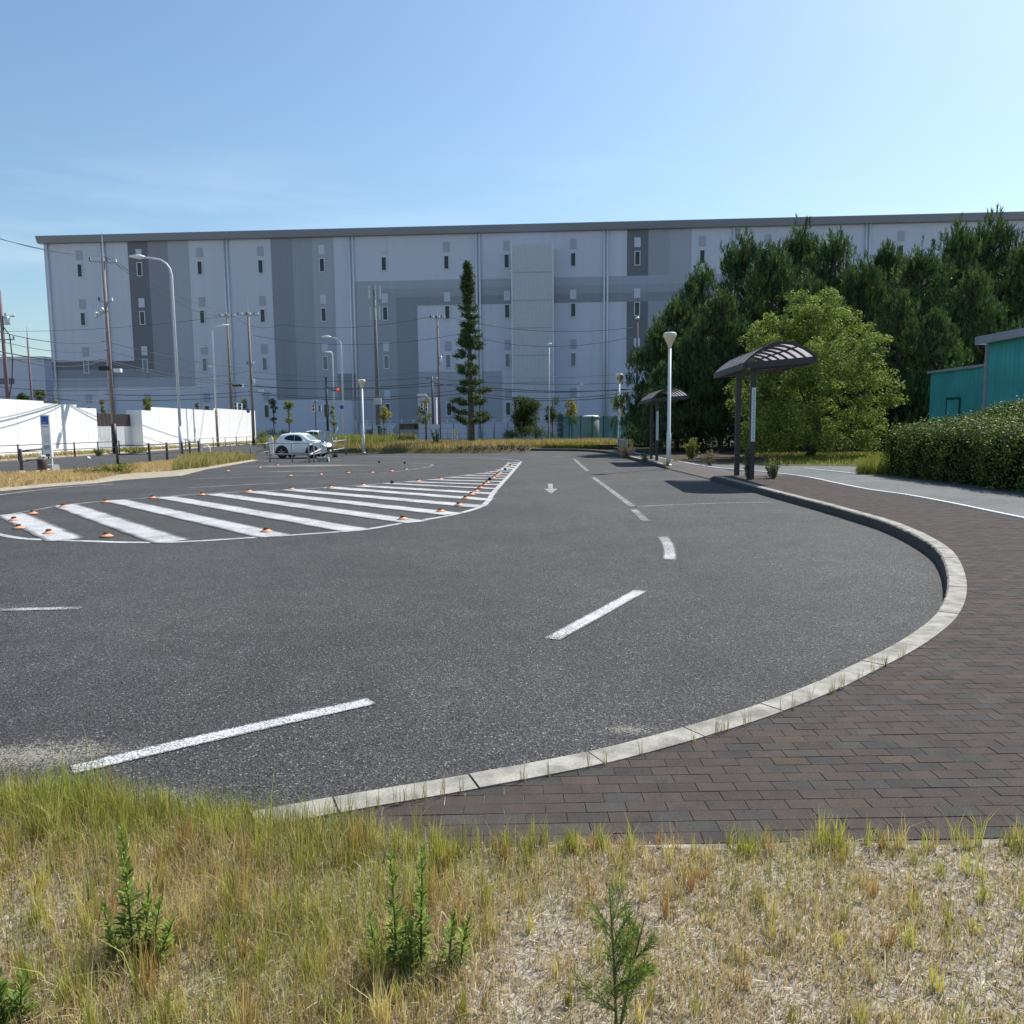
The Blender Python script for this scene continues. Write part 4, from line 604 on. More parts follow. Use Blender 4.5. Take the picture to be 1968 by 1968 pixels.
D5 = [(753.4, 929.5), (941, 923.5), (970.7, 904), (728.8, 889.5), (777.7, 891.4)]
first = {0: True, 1: True}
for ds, lab, grp, pr, fk in ((D1, 'orange delineator stub along the far edge of the hatched island', 'stubs along the far island edge', dl, 0), (D2, 'orange delineator stub at the near rounded end of the hatched island', 'stubs at the near island end', dl, 0), (D3, 'orange delineator stub in the row along the pointed right edge of the hatched island', 'stubs along the pointed island edge', dl, 0), (D4, 'small orange delineator stub around the faint second island', 'stubs around the faint island', dl, 0), (D5, 'black delineator stub without its orange base', 'black delineator stubs', dk, 1)):
    for (x, y) in ds:
        o = pr if first[fk] else copy_tree(pr); first[fk] = False; p = at(x, y); o.location = (p.x, p.y, 0.009); o.scale = (0.9, 0.9, 0.9); o.rotation_euler = (0, 0, RNG.uniform(0, 6)); tag(o, lab, 'delineator', grp)
# ------------------------------------------------------------------ cars
def car(label, loc, rz, prof, belt, win_px, wheels, W2, wr, z_sill):
    o = thing('car', label, 'car', loc, rz); n = len(prof); mb = MB(); ring = []
    zs = [p[1] for p in prof]; xs = [p[0] for p in prof]
    def top(x): return float(np.interp(x, xs, zs))
    st = sorted(set(list(np.linspace(xs[0], xs[-1], 34)))); V = []
    for x in st:
        zt_ = top(x); e = min(1, max(0.0, 1 - abs((x - 0.0) / (xs[-1] + 0.04)) ** 7)); wb = W2 * (0.74 + 0.26 * e ** 0.6); bz = min(belt, zt_ - 0.015); tum = 0.26 * max(0, zt_ - belt) / 0.6; low = z_sill + 0.10 * (abs(x) / xs[-1]) ** 8
        V.append([(x, wb * 0.9, low), (x, wb * 0.99, low + 0.14), (x, wb, bz * 0.62 + low * 0.38), (x, wb * 0.965, bz), (x, wb * 0.965 - tum * 0.75, bz + (zt_ - bz) * 0.8), (x, max(0.2, wb * 0.93 - tum * 1.25), zt_ - 0.012), (x, 0, zt_)])
    k = 7
    for sgn in (1, -1):
        o0 = len(mb.v); mb.v += [(p[0], p[1] * sgn, p[2]) for r in V for p in r]
        for i in range(len(V) - 1):
            for j in range(k - 1): q = (o0 + i * k + j, o0 + i * k + j + 1, o0 + (i + 1) * k + j + 1, o0 + (i + 1) * k + j); mb.f.append(q if sgn > 0 else q[::-1])
        mb.f.append(tuple(o0 + j for j in range(k))[::sgn]); mb.f.append(tuple(o0 + (len(V) - 1) * k + j for j in range(k))[::-sgn])
    mb.build('body', 'car_white', o, True)
    def yside(x, z):
        zt_ = top(x); tum = 0.26 * max(0, zt_ - belt) / 0.6; return W2 * 0.965 - tum * 0.75 * max(0, (z - belt)) / max(0.05, (zt_ - belt) * 0.8) + 0.018
    for s_ in (-1, 1):
        for wp in win_px: MB().add([(x, s_ * yside(x, z), z) for x, z in wp], [tuple(range(len(wp)))[::s_]]).build('side_window', 'car_glass', o)
        for wx in wheels:
            MB().prism([(wx + (wr + 0.09) * math.cos(a), wr + (wr + 0.09) * math.sin(a) * 1.0) for a in np.linspace(-0.35, 3.5, 16)], s_ * (W2 + 0.012), s_ * (W2 - 0.2), 'y').build('wheel_arch', 'black', o)
            t_ = MB().lathe([(wr * 0.66, -0.1), (wr * 0.93, -0.11), (wr, -0.06), (wr, 0.06), (wr * 0.93, 0.11), (wr * 0.66, 0.1)], 22).build('wheel', 'tyre', o, True); t_.rotation_euler = (rad(90), 0, 0); t_.location = (wx, s_ * (W2 - 0.075), wr)
            MB().lathe([(wr * 0.6, -0.085), (wr * 0.64, -0.08), (wr * 0.64, 0.08), (wr * 0.6, 0.085)], 18).build('rim', 'dark_steel', t_)
            for q in range(5): MB().prism([(-0.03, 0.03), (0.03, 0.03), (0.022, wr * 0.66), (-0.022, wr * 0.66)], -0.112, 0.112, 'z').build('spoke', 'rim', t_).rotation_euler = (0, 0, q * 1.2566)
        MB().box(xs[0] + 0.55, xs[-1] - 0.6, s_ * (W2 - 0.03) - 0.05, s_ * (W2 - 0.03) + 0.05, z_sill - 0.05, z_sill + 0.09).build('sill', 'black', o)
        MB().cbox((win_px[0][-1][0] * 0 + 0.28, s_ * (W2 + 0.07), belt + 0.05), (0.12, 0.1, 0.1)).build('mirror', 'car_white', o)
        MB().prism([(xs[0] + 0.02, 0.9), (xs[0] + 0.2, 0.95), (xs[0] + 0.1, 0.83), (xs[0] + 0.03, 0.8)], s_ * (W2 * 0.62), s_ * (W2 * 0.93), 'y').build('tail_light', 'red_lens', o)
        MB().prism([(xs[-1] - 0.32, 0.74), (xs[-1] - 0.02, 0.66), (xs[-1] + 0.0, 0.6), (xs[-1] - 0.24, 0.66)], s_ * (W2 * 0.5), s_ * (W2 * 0.95), 'y').build('headlight', 'screen', o)
    return o
kx = lambda X_: (X_ - 965) / 389; kz = lambda Y_: (945 - Y_) / 389
prof = [(kx(312), 0.55), (kx(318), 0.78), (kx(340), 0.98), (kx(380), 1.08), (kx(430), 1.22), (kx(480), 1.355), (kx(560), 1.395), (kx(640), 1.42), (kx(760), 1.44), (kx(880), 1.44), (kx(980), 1.415), (kx(1060), 1.34), (kx(1150), 1.16), (kx(1240), 1.005), (kx(1330), 0.97), (kx(1430), 0.91), (kx(1530), 0.82), (kx(1590), 0.7), (kx(1612), 0.5)]
swin = [(kx(580), kz(505)), (kx(640), kz(455)), (kx(720), kz(433)), (kx(830), kz(430)), (kx(830), kz(560)), (kx(690), kz(548)), (kx(600), kz(525))]; swin2 = [(kx(842), kz(430)), (kx(920), kz(443)), (kx(1000), kz(490)), (kx(1075), kz(565)), (kx(842), kz(561))]
cpos = at(582, 880.5); wc = car('white compact hatchback stopped behind the pipe barrier at the exit', (cpos.x, cpos.y + 0.4, 0), rad(-6), prof, 0.96, [swin, swin2], (kx(520), kx(1275)), 0.83, 0.33, 0.22)
wc.scale = (0.93, 0.93, 1.02)
MB().add([(kx(1066), -0.52, 1.335), (kx(1245), -0.66, 1.01), (kx(1245), 0.66, 1.01), (kx(1066), 0.52, 1.335)], [(0, 1, 2, 3)]).build('windscreen', 'screen', wc); MB().add([(kx(488), -0.5, 1.33), (kx(402), -0.62, 1.075), (kx(402), 0.62, 1.075), (kx(488), 0.5, 1.33)], [(0, 3, 2, 1)]).build('rear_window', 'car_glass', wc)
MB().box(kx(1560), kx(1625), -0.5, 0.5, 0.24, 0.62).build('grille', 'black', wc); MB().box(kx(330), kx(420), -0.75, 0.75, 0.2, 0.36).build('bumper', 'black', wc); MB().prism([(kx(610), 1.405), (kx(660), 1.42), (kx(625), 1.49)], -0.02, 0.02, 'y').build('roof_fin', 'car_white', wc); MB().box(kx(1625) , kx(1629), -0.16, 0.16, 0.36, 0.46).build('number_plate', 'cap_white', wc)
vp = [(-1.35, 0.5), (-1.33, 0.95), (-1.2, 1.42), (-1.0, 1.62), (-0.5, 1.7), (0.3, 1.68), (0.6, 1.5), (0.85, 1.12), (1.2, 1.0), (1.35, 0.8), (1.38, 0.5)]
vpos = gp(608, 72); van = car('white minivan half hidden behind the tall bank grass', (vpos.x, 72, 0.15), rad(-10), vp, 1.05, [[(-1.1, 1.12), (-0.95, 1.5), (-0.1, 1.55), (-0.1, 1.12)], [(-0.02, 1.12), (-0.02, 1.55), (0.4, 1.5), (0.62, 1.12)]], (-0.85, 0.85), 0.8, 0.3, 0.2)
van.scale = (0.78, 0.8, 0.82)
MB().add([(0.58, -0.5, 1.52), (0.86, -0.64, 1.13), (0.86, 0.64, 1.13), (0.58, 0.5, 1.52)], [(0, 1, 2, 3)]).build('windscreen', 'screen', van)
# ------------------------------------------------------------------ bus shelters
def shelter(label, loc, rz, marks=True):
    o = thing('bus_shelter', label, 'bus shelter', loc, rz); X0, X1, Y0, Y1, ZE, RISE = -0.34, 1.55, -0.45, 3.9, 3.12, 0.46; xc, hw = (X0 + X1) / 2, (X1 - X0) / 2
    arc = lambda x_: ZE + 0.14 + RISE * (1 - ((x_ - xc) / hw) ** 2); ax = np.linspace(X0, X1, 13)
    for y_ in (0, 1.9): MB().cbox((0, y_, 1.6), (0.14, 0.14, 3.2)).build('post', 'shelter', o); 
    for y_ in (0, 1.9): MB().bar((0, y_, 3.12), (X1 - 0.05, y_, 3.22), 0.1, 0.12).build('bracket_beam', 'shelter', o)
    for x_ in (X0, X1): MB().cbox((x_, (Y0 + Y1) / 2, ZE + 0.06), (0.09, Y1 - Y0, 0.17)).build('eave_beam', 'shelter', o)
    for y_ in (Y0, Y1): MB().cbox((xc, y_, ZE + 0.06), (X1 - X0 - 0.095, 0.09, 0.165)).build('end_beam', 'shelter', o)
    ys = np.linspace(Y0, Y1, 7)
    for i, y_ in enumerate(ys):
        wd = 0.08 if i in (0, 6) else 0.05; mb = MB(); pts = [(x_, arc(x_)) for x_ in ax]; mb.prism([(x_, z + 0.03) for x_, z in pts] + [(x_, z - 0.05) for x_, z in pts[::-1]], y_ - wd / 2, y_ + wd / 2, 'y'); mb.build('arch_rib', 'shelter', o)
    for x_ in (xc - hw * 0.5, xc, xc + hw * 0.5): MB().bar((x_, Y0, arc(x_) - 0.03), (x_, Y1, arc(x_) - 0.03), 0.045, 0.04).build('purlin', 'shelter', o)
    for i in range(6):
        mb = MB(); a, b2 = ys[i] + 0.03, ys[i + 1] - 0.03; mb.add([(x_, y_, arc(x_) + 0.012 + t_) for t_ in (0, 0.006) for y_ in (a, b2) for x_ in ax[0:]], [])
        k = len(ax); mb.f = [(j, j + 1, k + j + 1, k + j) for j in range(k - 1)] + [(2 * k + j, 3 * k + j, 3 * k + j + 1, 2 * k + j + 1) for j in range(k - 1)]; mb.build('roof_pane', 'canopy', o, True)
    for k_ in [k_ for k_ in bpy.data.objects if k_.parent is o and k_.name.split('.')[0] in ('eave_beam', 'end_beam', 'arch_rib', 'purlin', 'roof_pane')]:
        for v_ in k_.data.vertices: v_.co.z += 0.075 * (v_.co.x - X0) - 0.03
    st_ = MB().cbox((0.01, -0.075, 1.82), (0.115, 0.008, 1.5)).build('sticker', 'cap_white', o); k = 0
    for z in np.arange(1.16, 2.5, 0.085):
        for q in range(3): MB().cbox((0.015 + RNG.uniform(-.012, .012), -0.0805, z + q * 0.022), (RNG.uniform(.04, .07), 0.002, 0.009)).build('lettering', 'cyan_ink', st_)
        MB().cbox((0.015 + RNG.uniform(-.02, .02), -0.081, z + 0.02), (0.01, 0.002, 0.06)).build('lettering', 'cyan_ink', st_)
    return o
shelter('dark brown bus shelter with arched translucent roof in front of the broadleaf tree', (6.78, 22.3, 0.147), rad(-4)); shelter('farther dark bus shelter with arched roof before the pines', (6.42, 34.9, 0.147), rad(-2)).scale = (0.82, 0.9, 0.84)
# ------------------------------------------------------------------ park lamps
def plamp(label, loc, h):
    o = thing('park_lamp', label, 'lamp post', loc); MB().tube([(0, 0, -0.02), (0, 0, 1.25), (0, 0, 1.27), (0, 0, h - 0.5)], [0.085, 0.085, 0.065, 0.06], 14).build('post', 'white_paint', o, True)
    MB().lathe([(0.065, h - 0.58), (0.075, h - 0.5), (0.1, h - 0.42), (0.2, h - 0.22), (0.25, h - 0.1), (0.25, h - 0.06)], 22).build('shade', 'cream', o, True); MB().lathe([(0.252, h - 0.06), (0.255, h - 0.02), (0.2, h + 0.02), (0.05, h + 0.03)], 22).build('cap', 'cap_white', o, True); MB().lathe([(0.13, 0), (0.13, 0.02), (0.09, 0.05)], 14).build('foot', 'galv', o); return o
plamp('cream funnel park lamp on a white post between the two bus shelters', (6.11, 30.7, 0.147), 5.05); plamp('cream funnel park lamp at the far end of the walkway by steel posts', (6.75, 49.6, 0.12), 4.75); plamp('cream funnel park lamp at the foot of the far grass bank', (-9.95, 53.3, 0.05), 4.85)
o = thing('post_barrier', 'steel barrier of upright posts beside the far park lamp', 'barrier', (6.6, 47.5, 0.14))
for k in range(6): q = dp(1188 + k * 3.6, 866, 48.2 - k * 0.9); MB().tube([(q.x - 6.6, q.y - 47.5, -0.02), (q.x - 6.6, q.y - 47.5, 0.78), (q.x - 6.6, q.y - 47.5, 0.82)], [0.045, 0.045, 0.02], 8).build('post', 'galv', o, True)
a, b_ = dp(1188, 866, 48.2), dp(1206, 866, 43.7); MB().bar((a.x - 6.6, a.y - 47.5, 0.72), (b_.x - 6.6, b_.y - 47.5, 0.72), 0.04).build('rail', 'galv', o)
# ------------------------------------------------------------------ teal buildings
tb = thing('teal_building', 'tall teal metal building with lilac roof edge behind the hedge', 'building', (20.6, 34.6, 0)); MB().box(0, 12, -30, 0, 0, 5.05).build('wall', 'teal_wall', tb); MB().box(-0.35, 12.3, -30, 0.35, 5.05, 5.38).build('roof_edge', 'fascia_lilac', tb)
for k in range(9): y_ = -3.55 * (k + 1) + 0.6; MB().box(-0.06, -0.003, y_ - 0.06, y_ + 0.06, 0, 5.0).build('wall_seam', 'teal_dark', tb)
MB().box(-0.08, -0.004, -0.14, 0.01, 0, 5.0).build('corner_trim', 'fascia_lilac', tb)
for k in range(24): MB().box(-0.009, -0.002, -0.4 - 0.3 * k - 0.03, -0.4 - 0.3 * k + 0.03, 0, 5.02).build('rib', 'teal_wall', tb)
tl = thing('teal_annex', 'lower teal metal annex with grey roof edge and small door', 'building', (20.75, 34.8, 0)); MB().box(0, 8, 0.05, 4.6, 0, 4.1).build('wall', 'teal_wall', tl); MB().box(-0.12, 8.2, 0.0, 4.75, 4.1, 4.22).build('roof_edge', 'sign_grey', tl)
for k in range(14): MB().box(-0.009, -0.002, 0.3 + 0.3 * k - 0.03, 0.3 + 0.3 * k + 0.03, 0, 4.08).build('rib', 'teal_wall', tl)
d_ = MB().box(-0.07, -0.026, 1.9, 2.9, 0.1, 2.75).build('door', 'teal_wall', tl); MB().box(-0.09, -0.071, 1.82, 2.98, 2.76, 2.86).build('lintel', 'teal_dark', d_); MB().box(-0.09, -0.071, 2.91, 2.97, 0.1, 2.75).build('jamb', 'teal_dark', d_); MB().box(-0.09, -0.071, 1.83, 1.89, 0.1, 2.75).build('jamb', 'teal_dark', d_)
# ------------------------------------------------------------------ bank fence, net fence, cabinets, sign
f0 = [gp(690 + 26 * k, 64.8)[:2] for k in range(16)]
railfence('wire_fence', 'thin dark wire fence along the top of the grass bank', f0, 1.75, (0.5, 0.9, 1.3, 1.7), 'dark_steel', 0.03, 0.008, lift=0.3)
f1 = [gp(640 + 22 * k, 96)[:2] for k in range(20)]
railfence('wire_fence', 'pale far wire fence in front of the warehouse wall', f1, 2.6, (1.3, 2.6), 'galv', 0.04, 0.015)
nf = thing('net_fence', 'green net fence around the utility cabinets', 'fence', gp(1072, 66)); x1 = gp(1226, 66).x - gp(1072, 66).x
for k in range(8): MB().tube([(x1 * k / 7, 0, 0), (x1 * k / 7, 0, 2.55)], 0.04, 6).build('post', 'teal_dark', nf)
MB().box(0, x1, -0.004, 0.004, 0.15, 2.5).build('net', 'net', nf); MB().box(0.1, 0.42, -0.15, 0.15, 0, 2.7).build('gate_pier', 'teal_dark', nf)
o = thing('round_cabinet', 'beige round capped utility cabinet behind the green net', 'cabinet', gp(1136, 70)); MB().lathe([(0.72, 0), (0.72, 2.35)], 18).build('body', 'beige_box', o, True); MB().lathe([(0.78, 2.36), (0.8, 2.5), (0.6, 2.6), (0.2, 2.64)], 18).build('cap', 'cap_white', o, True)
o = thing('square_cabinet', 'pale grey square utility cabinet behind the green net', 'cabinet', gp(1191, 68)); MB().box(-0.68, 0.68, -0.4, 0.4, 0, 2.4).build('body', 'box_grey', o); MB().box(-0.74, 0.74, -0.46, 0.46, 2.4, 2.5).build('cap', 'cap_white', o); MB().box(-0.02, 0.02, -0.415, -0.401, 0.2, 2.3).build('door_gap', 'sign_grey', o)
o = thing('notice_board', 'white notice board with red and black writing in the bank grass', 'sign', (gp(874, 59).x, 59, 0.45)); MB().cbox((0, 0, 0.62), (0.44, 0.03, 1.0)).build('board', 'cap_white', o); MB().cbox((0, 0.05, 0.3), (0.05, 0.05, 0.7)).build('post', 'galv', o)
for k in range(7): MB().cbox((-0.1 + RNG.uniform(-.03, .03), -0.017, 1.0 - k * 0.12), (0.1, 0.003, 0.06)).build('lettering', 'sign_red', o); MB().cbox((0.1 + RNG.uniform(-.03, .03), -0.017, 1.0 - k * 0.11), (0.09, 0.003, 0.05)).build('lettering', 'dark_ink', o)
o = thing('meter_box', 'small pale box at the foot of the brown pole on the bank', 'box', gp(838, 76)); MB().cbox((0, 0, 1.0), (0.8, 0.3, 1.9)).build('body', 'sign_pale', o); MB().box(-0.42, 0.42, -0.2, 0.2, 1.951, 2.0).build('cap', 'cap_white', o)
o = thing('parked_cart', 'dark low vehicle behind the trimmed hedge', 'vehicle', gp(794, 90)); MB().prism([(-2.2, 0.5), (2.0, 0.5), (2.1, 1.3), (1.3, 2.3), (-1.6, 2.3), (-2.2, 1.5)], -0.8, 0.8, 'y').build('body', 'sign_grey', o); MB().prism([(-1.5, 1.5), (1.5, 1.5), (1.1, 2.15), (-1.4, 2.15)], -0.82, -0.801, 'y').build('side_window', 'car_glass', o)
for s_ in (-1.3, 1.3): MB().prism([(s_ + 0.38 * math.cos(a), 0.38 + 0.38 * math.sin(a)) for a in np.linspace(0, 6, 14)], -0.85, -0.6, 'y').build('wheel', 'tyre', o)
# ------------------------------------------------------------------ trees
U = RNG.uniform
def unit(n): v = RNG.normal(size=(n, 3)); return v / np.linalg.norm(v, axis=1, keepdims=True)
def pine_mesh(h, r, seed, dens=1.0):
    """needle tufts standing up on clumps spread through a ragged cone: crown data, limb data"""
    parts = []; limbs = []; ncl = int(104 * dens)
    t_ = U(0.0, 1, ncl) ** 0.85; z = h * (0.09 + 0.81 * t_); rr = r * np.clip(1.02 - 0.86 * t_ ** 2.4, 0.12, 1) * U(0.3, 1.0, ncl) ** 0.6; a = U(0, 6.283, ncl); lob = 1 + 0.18 * np.sin(a * 3 + seed) ; rr = rr * lob * U(0.85, 1.2, ncl)
    z = np.append(z, [h * 0.95, h * 0.9, h * 0.87, h * 0.86]); rr = np.append(rr, [0.05, 0.4, 0.6, 0.5]); a = np.append(a, U(0, 6, 4))
    for i in range(len(z)):
        cr = r * U(0.16, 0.36) * (0.75 if z[i] > h * 0.85 else 1); c = np.array([rr[i] * math.cos(a[i]), rr[i] * math.sin(a[i]), z[i]]); nt_ = int(24 * dens * (0.7 if z[i] > h * 0.85 else 1)); limbs.append(c)
        d = unit(nt_); d[:, 2] = d[:, 2] * 0.8 + 0.15; tp_ = c + d * cr * U(0.5, 1.0, (nt_, 1)); nb = 12
        base = np.repeat(tp_, nb, 0); ln = np.repeat(U(0.26, 0.5, nt_), nb) * U(0.6, 1.1, nt_ * nb); dr = unit(nt_ * nb) * 0.55 + np.array([0, 0, 0.85]) + np.repeat(d, nb, 0) * 0.3; dr /= np.linalg.norm(dr, axis=1, keepdims=True)
        # candle: needles spread along a short upright shoot
        base = base + dr * 0.05 + np.array([0, 0, 1.0]) * (np.tile(np.linspace(0, 0.45, nb), nt_) * np.repeat(U(0.5, 1.4, nt_), nb))[:, None]
        wv = np.cross(dr, unit(nt_ * nb)); wv /= np.linalg.norm(wv, axis=1, keepdims=True) + 1e-9; wv *= U(0.022, 0.036, (nt_ * nb, 1)); tip = base + dr * ln[:, None] * 0.7
        N = nt_ * nb; V = np.stack([base - wv, base + wv, tip], 1).reshape(-1, 3); col = np.repeat(rcol(nt_, [(0.06, 0.108, 0.04), (0.092, 0.148, 0.046), (0.14, 0.2, 0.054), (0.036, 0.064, 0.03)], [4, 4, 2.5, 3], 0.2), nb * 3, 0)
        parts.append((V, None, np.arange(N)[:, None] * 3 + np.arange(3), col))
    mb = MB(); mb.tube([(0, 0, -0.1), (0.06, 0.02, h * 0.35), (-0.05, 0.05, h * 0.7), (0, 0, h * 0.93)], [h * 0.016, h * 0.012, h * 0.007, 0.02], 8)
    for c in limbs[::2]: mb.tube([(0, 0, max(0.3, c[2] - 0.5)), (c[0] * 0.55, c[1] * 0.55, c[2] - 0.12), tuple(c)], [0.05, 0.035, 0.012], 5, False)
    return join(parts), mb
PV = []
for sd_ in range(4):
    cd_, mb = pine_mesh(12.0, 2.75, sd_); PV.append((cd_, mb))
pl = [(1262, 625, 47, 3.6), (1300, 576, 49, 4), (1345, 512, 52, 4), (1425, 452, 55, 4), (1478, 472, 49, 3.6), (1528, 436, 57, 4), (1594, 448, 54, 4), (1650, 500, 49, 3.6), (1695, 470, 56, 4), (1758, 478, 51, 4), (1822, 430, 55, 4), (1889, 416, 57, 4), (1953, 470, 52, 4), (2020, 455, 55, 4), (1385, 560, 46, 3.6), (1328, 640, 45, 3), (1272, 700, 44, 2.4), (1720, 560, 45, 3.5), (1860, 520, 48, 3.8), (1550, 530, 46, 4), (1790, 600, 44, 3.5)]
pd = ['lowest pine at the left end of the pine row beside the dark slim pole', 'young pine second from the left end of the pine row', 'pine rising between the left end and the tallest left group', 'tall spiky pine left of the broadleaf tree', 'pine behind and left of the broadleaf tree top', 'tall pine directly above the broadleaf tree crown', 'pine with upright shoots right above the broadleaf tree', 'shorter pine filling the dip right of the broadleaf tree top', 'pine with fine upright tips left of the lone far window', 'pine below the lone far warehouse window', 'tall pine left of the highest pine', 'highest pine near the right picture edge above the teal annex', 'pine at the right picture edge above the teal building', 'pine partly cut by the right picture edge', 'dark pine above the farther bus shelter', 'dark low pine behind the cream park lamp', 'smallest dark pine behind the farther bus shelter', 'dark pine in shade right of the broadleaf tree', 'dark pine in shade above the teal annex roof', 'dark pine hidden mostly behind the broadleaf tree', 'dark shaded pine left of the teal annex']
pbase = []
for k in range(4):
    c_ = np_mesh('crown', *PV[k][0], 'needle'); t_ = PV[k][1].build('trunk', 'bark'); pbase.append((c_, t_))
for i, (px, yt, Y_, _) in enumerate(pl):
    b0 = gp(px, Y_); h = dp(px, yt, Y_).z; o = thing('pine_tree', pd[i], 'pine', (b0.x, Y_, 0.17), U(0, 6.28), 'pines behind the walkway'); k = i % 4; s_ = h / 12.0; wf = U(0.92, 1.14) * min(1.18, max(1.0, 0.82 / s_))
    for src in pbase[k]:
        c = src if i < 4 else src.copy()
        if i >= 4: COL.objects.link(c)
        c.parent = o; c.scale = (s_ * wf, s_ * wf, s_)
def leafy(name, label, loc, clumps, nl, size, cols, wts, m='leaf', trunk=None, group=None, cat='tree', up=0.35, rz=0.0, bark='bark'):
    """crown of leaf clumps [(x,y,z,r)] with upturned leaves on a trunk with limbs"""
    o = thing(name, label, cat, loc, rz, group); C, Nn, Cc = [], [], []
    tint = rcol(len(clumps), [(1, 1, 1)], [1], 0.12)
    for k, (x, y, z, r) in enumerate(clumps):
        n = max(4, int(nl * r * r)); d = unit(n); d[:, 2] += up * 0.6; d /= np.linalg.norm(d, axis=1, keepdims=True); C.append(np.array([x, y, z]) + d * r * (U(0.5, 1.08, (n, 1))) * np.array([1, 1, 0.85])); Nn.append(d * 0.7 + unit(n) * 0.8 + np.array([0, 0, up])); Cc.append(rcol(n, cols, wts, 0.16) * tint[k])
    C, Nn, Cc = np.concatenate(C), np.concatenate(Nn), np.concatenate(Cc); np_mesh('crown', *leaf_data(C, Nn, U(0.7, 1.25, len(C)) * size, Cc), m, o)
    if trunk:
        mb = MB(); mb.tube([(0, 0, -0.1)] + trunk[0], trunk[1], 9)
        e = Vector(trunk[0][-2] if len(trunk[0]) > 1 else trunk[0][-1])
        for k, (x, y, z, r) in enumerate(clumps):
            if k % max(1, len(clumps) // 30) == 0: q = Vector((x, y, z)); st_ = Vector((0, 0, min(z * 0.6, e.z))); mb.tube([st_, st_.lerp(q, 0.5) + Vector((0, 0, 0.08 * z)), q], [trunk[1][-1] * 0.8, trunk[1][-1] * 0.45, 0.012], 5, False)
        mb.build('trunk', bark, o, True)
    return o
# broadleaf tree
bl = []; HB = 7.55
for k in range(46):
    zf = (k + U(0, 1)) / 46; prf = float(np.interp(zf, [0, 0.1, 0.35, 0.6, 0.78, 0.9, 1.0], [0.86, 1.0, 1.0, 0.93, 0.78, 0.56, 0.15])); a = k * 2.4 + U(-0.5, 0.5); lr = U(0.75, 1.25); rr = max(0.0, 3.78 * prf * U(0.82, 1.1) - lr * 0.75); lx, ly, lz = rr * math.cos(a), rr * math.sin(a), 0.75 + (HB - 1.6) * zf
    for q in range(10):
        d = unit(1)[0]; d[2] = d[2] * 0.75 + 0.2; u_ = lr * U(0.35, 1.0); bl.append((lx + d[0] * u_, ly + d[1] * u_, max(0.55, lz + d[2] * u_), U(0.24, 0.42)))
for k in range(70): a = U(0, 6.28); q = U(1.2, 3.3); bl.append((q * math.cos(a), q * math.sin(a), U(0.45, 1.1), U(0.3, 0.5)))
for k in range(60): a = U(0, 6.28); q = U(0, 2.2); bl.append((q * math.cos(a), q * math.sin(a), U(1.2, 5.8), U(0.4, 0.6)))
leafy('broadleaf_tree', 'rounded light green broadleaf tree behind the nearer bus shelter', (at(1553, 880, .16).x, 35.9, 0.16), bl, 820, 0.115, [(0.165, 0.235, 0.052), (0.225, 0.29, 0.066), (0.105, 0.16, 0.042), (0.31, 0.36, 0.1)], [4, 4, 2.5, 1.8], trunk=([(0.5, 0, 0.8), (0.35, 0, 2.0), (0.1, 0.1, 4.2), (0, 0, 6.2)], [0.2, 0.17, 0.14, 0.1, 0.04]), bark='bark', up=0.5)
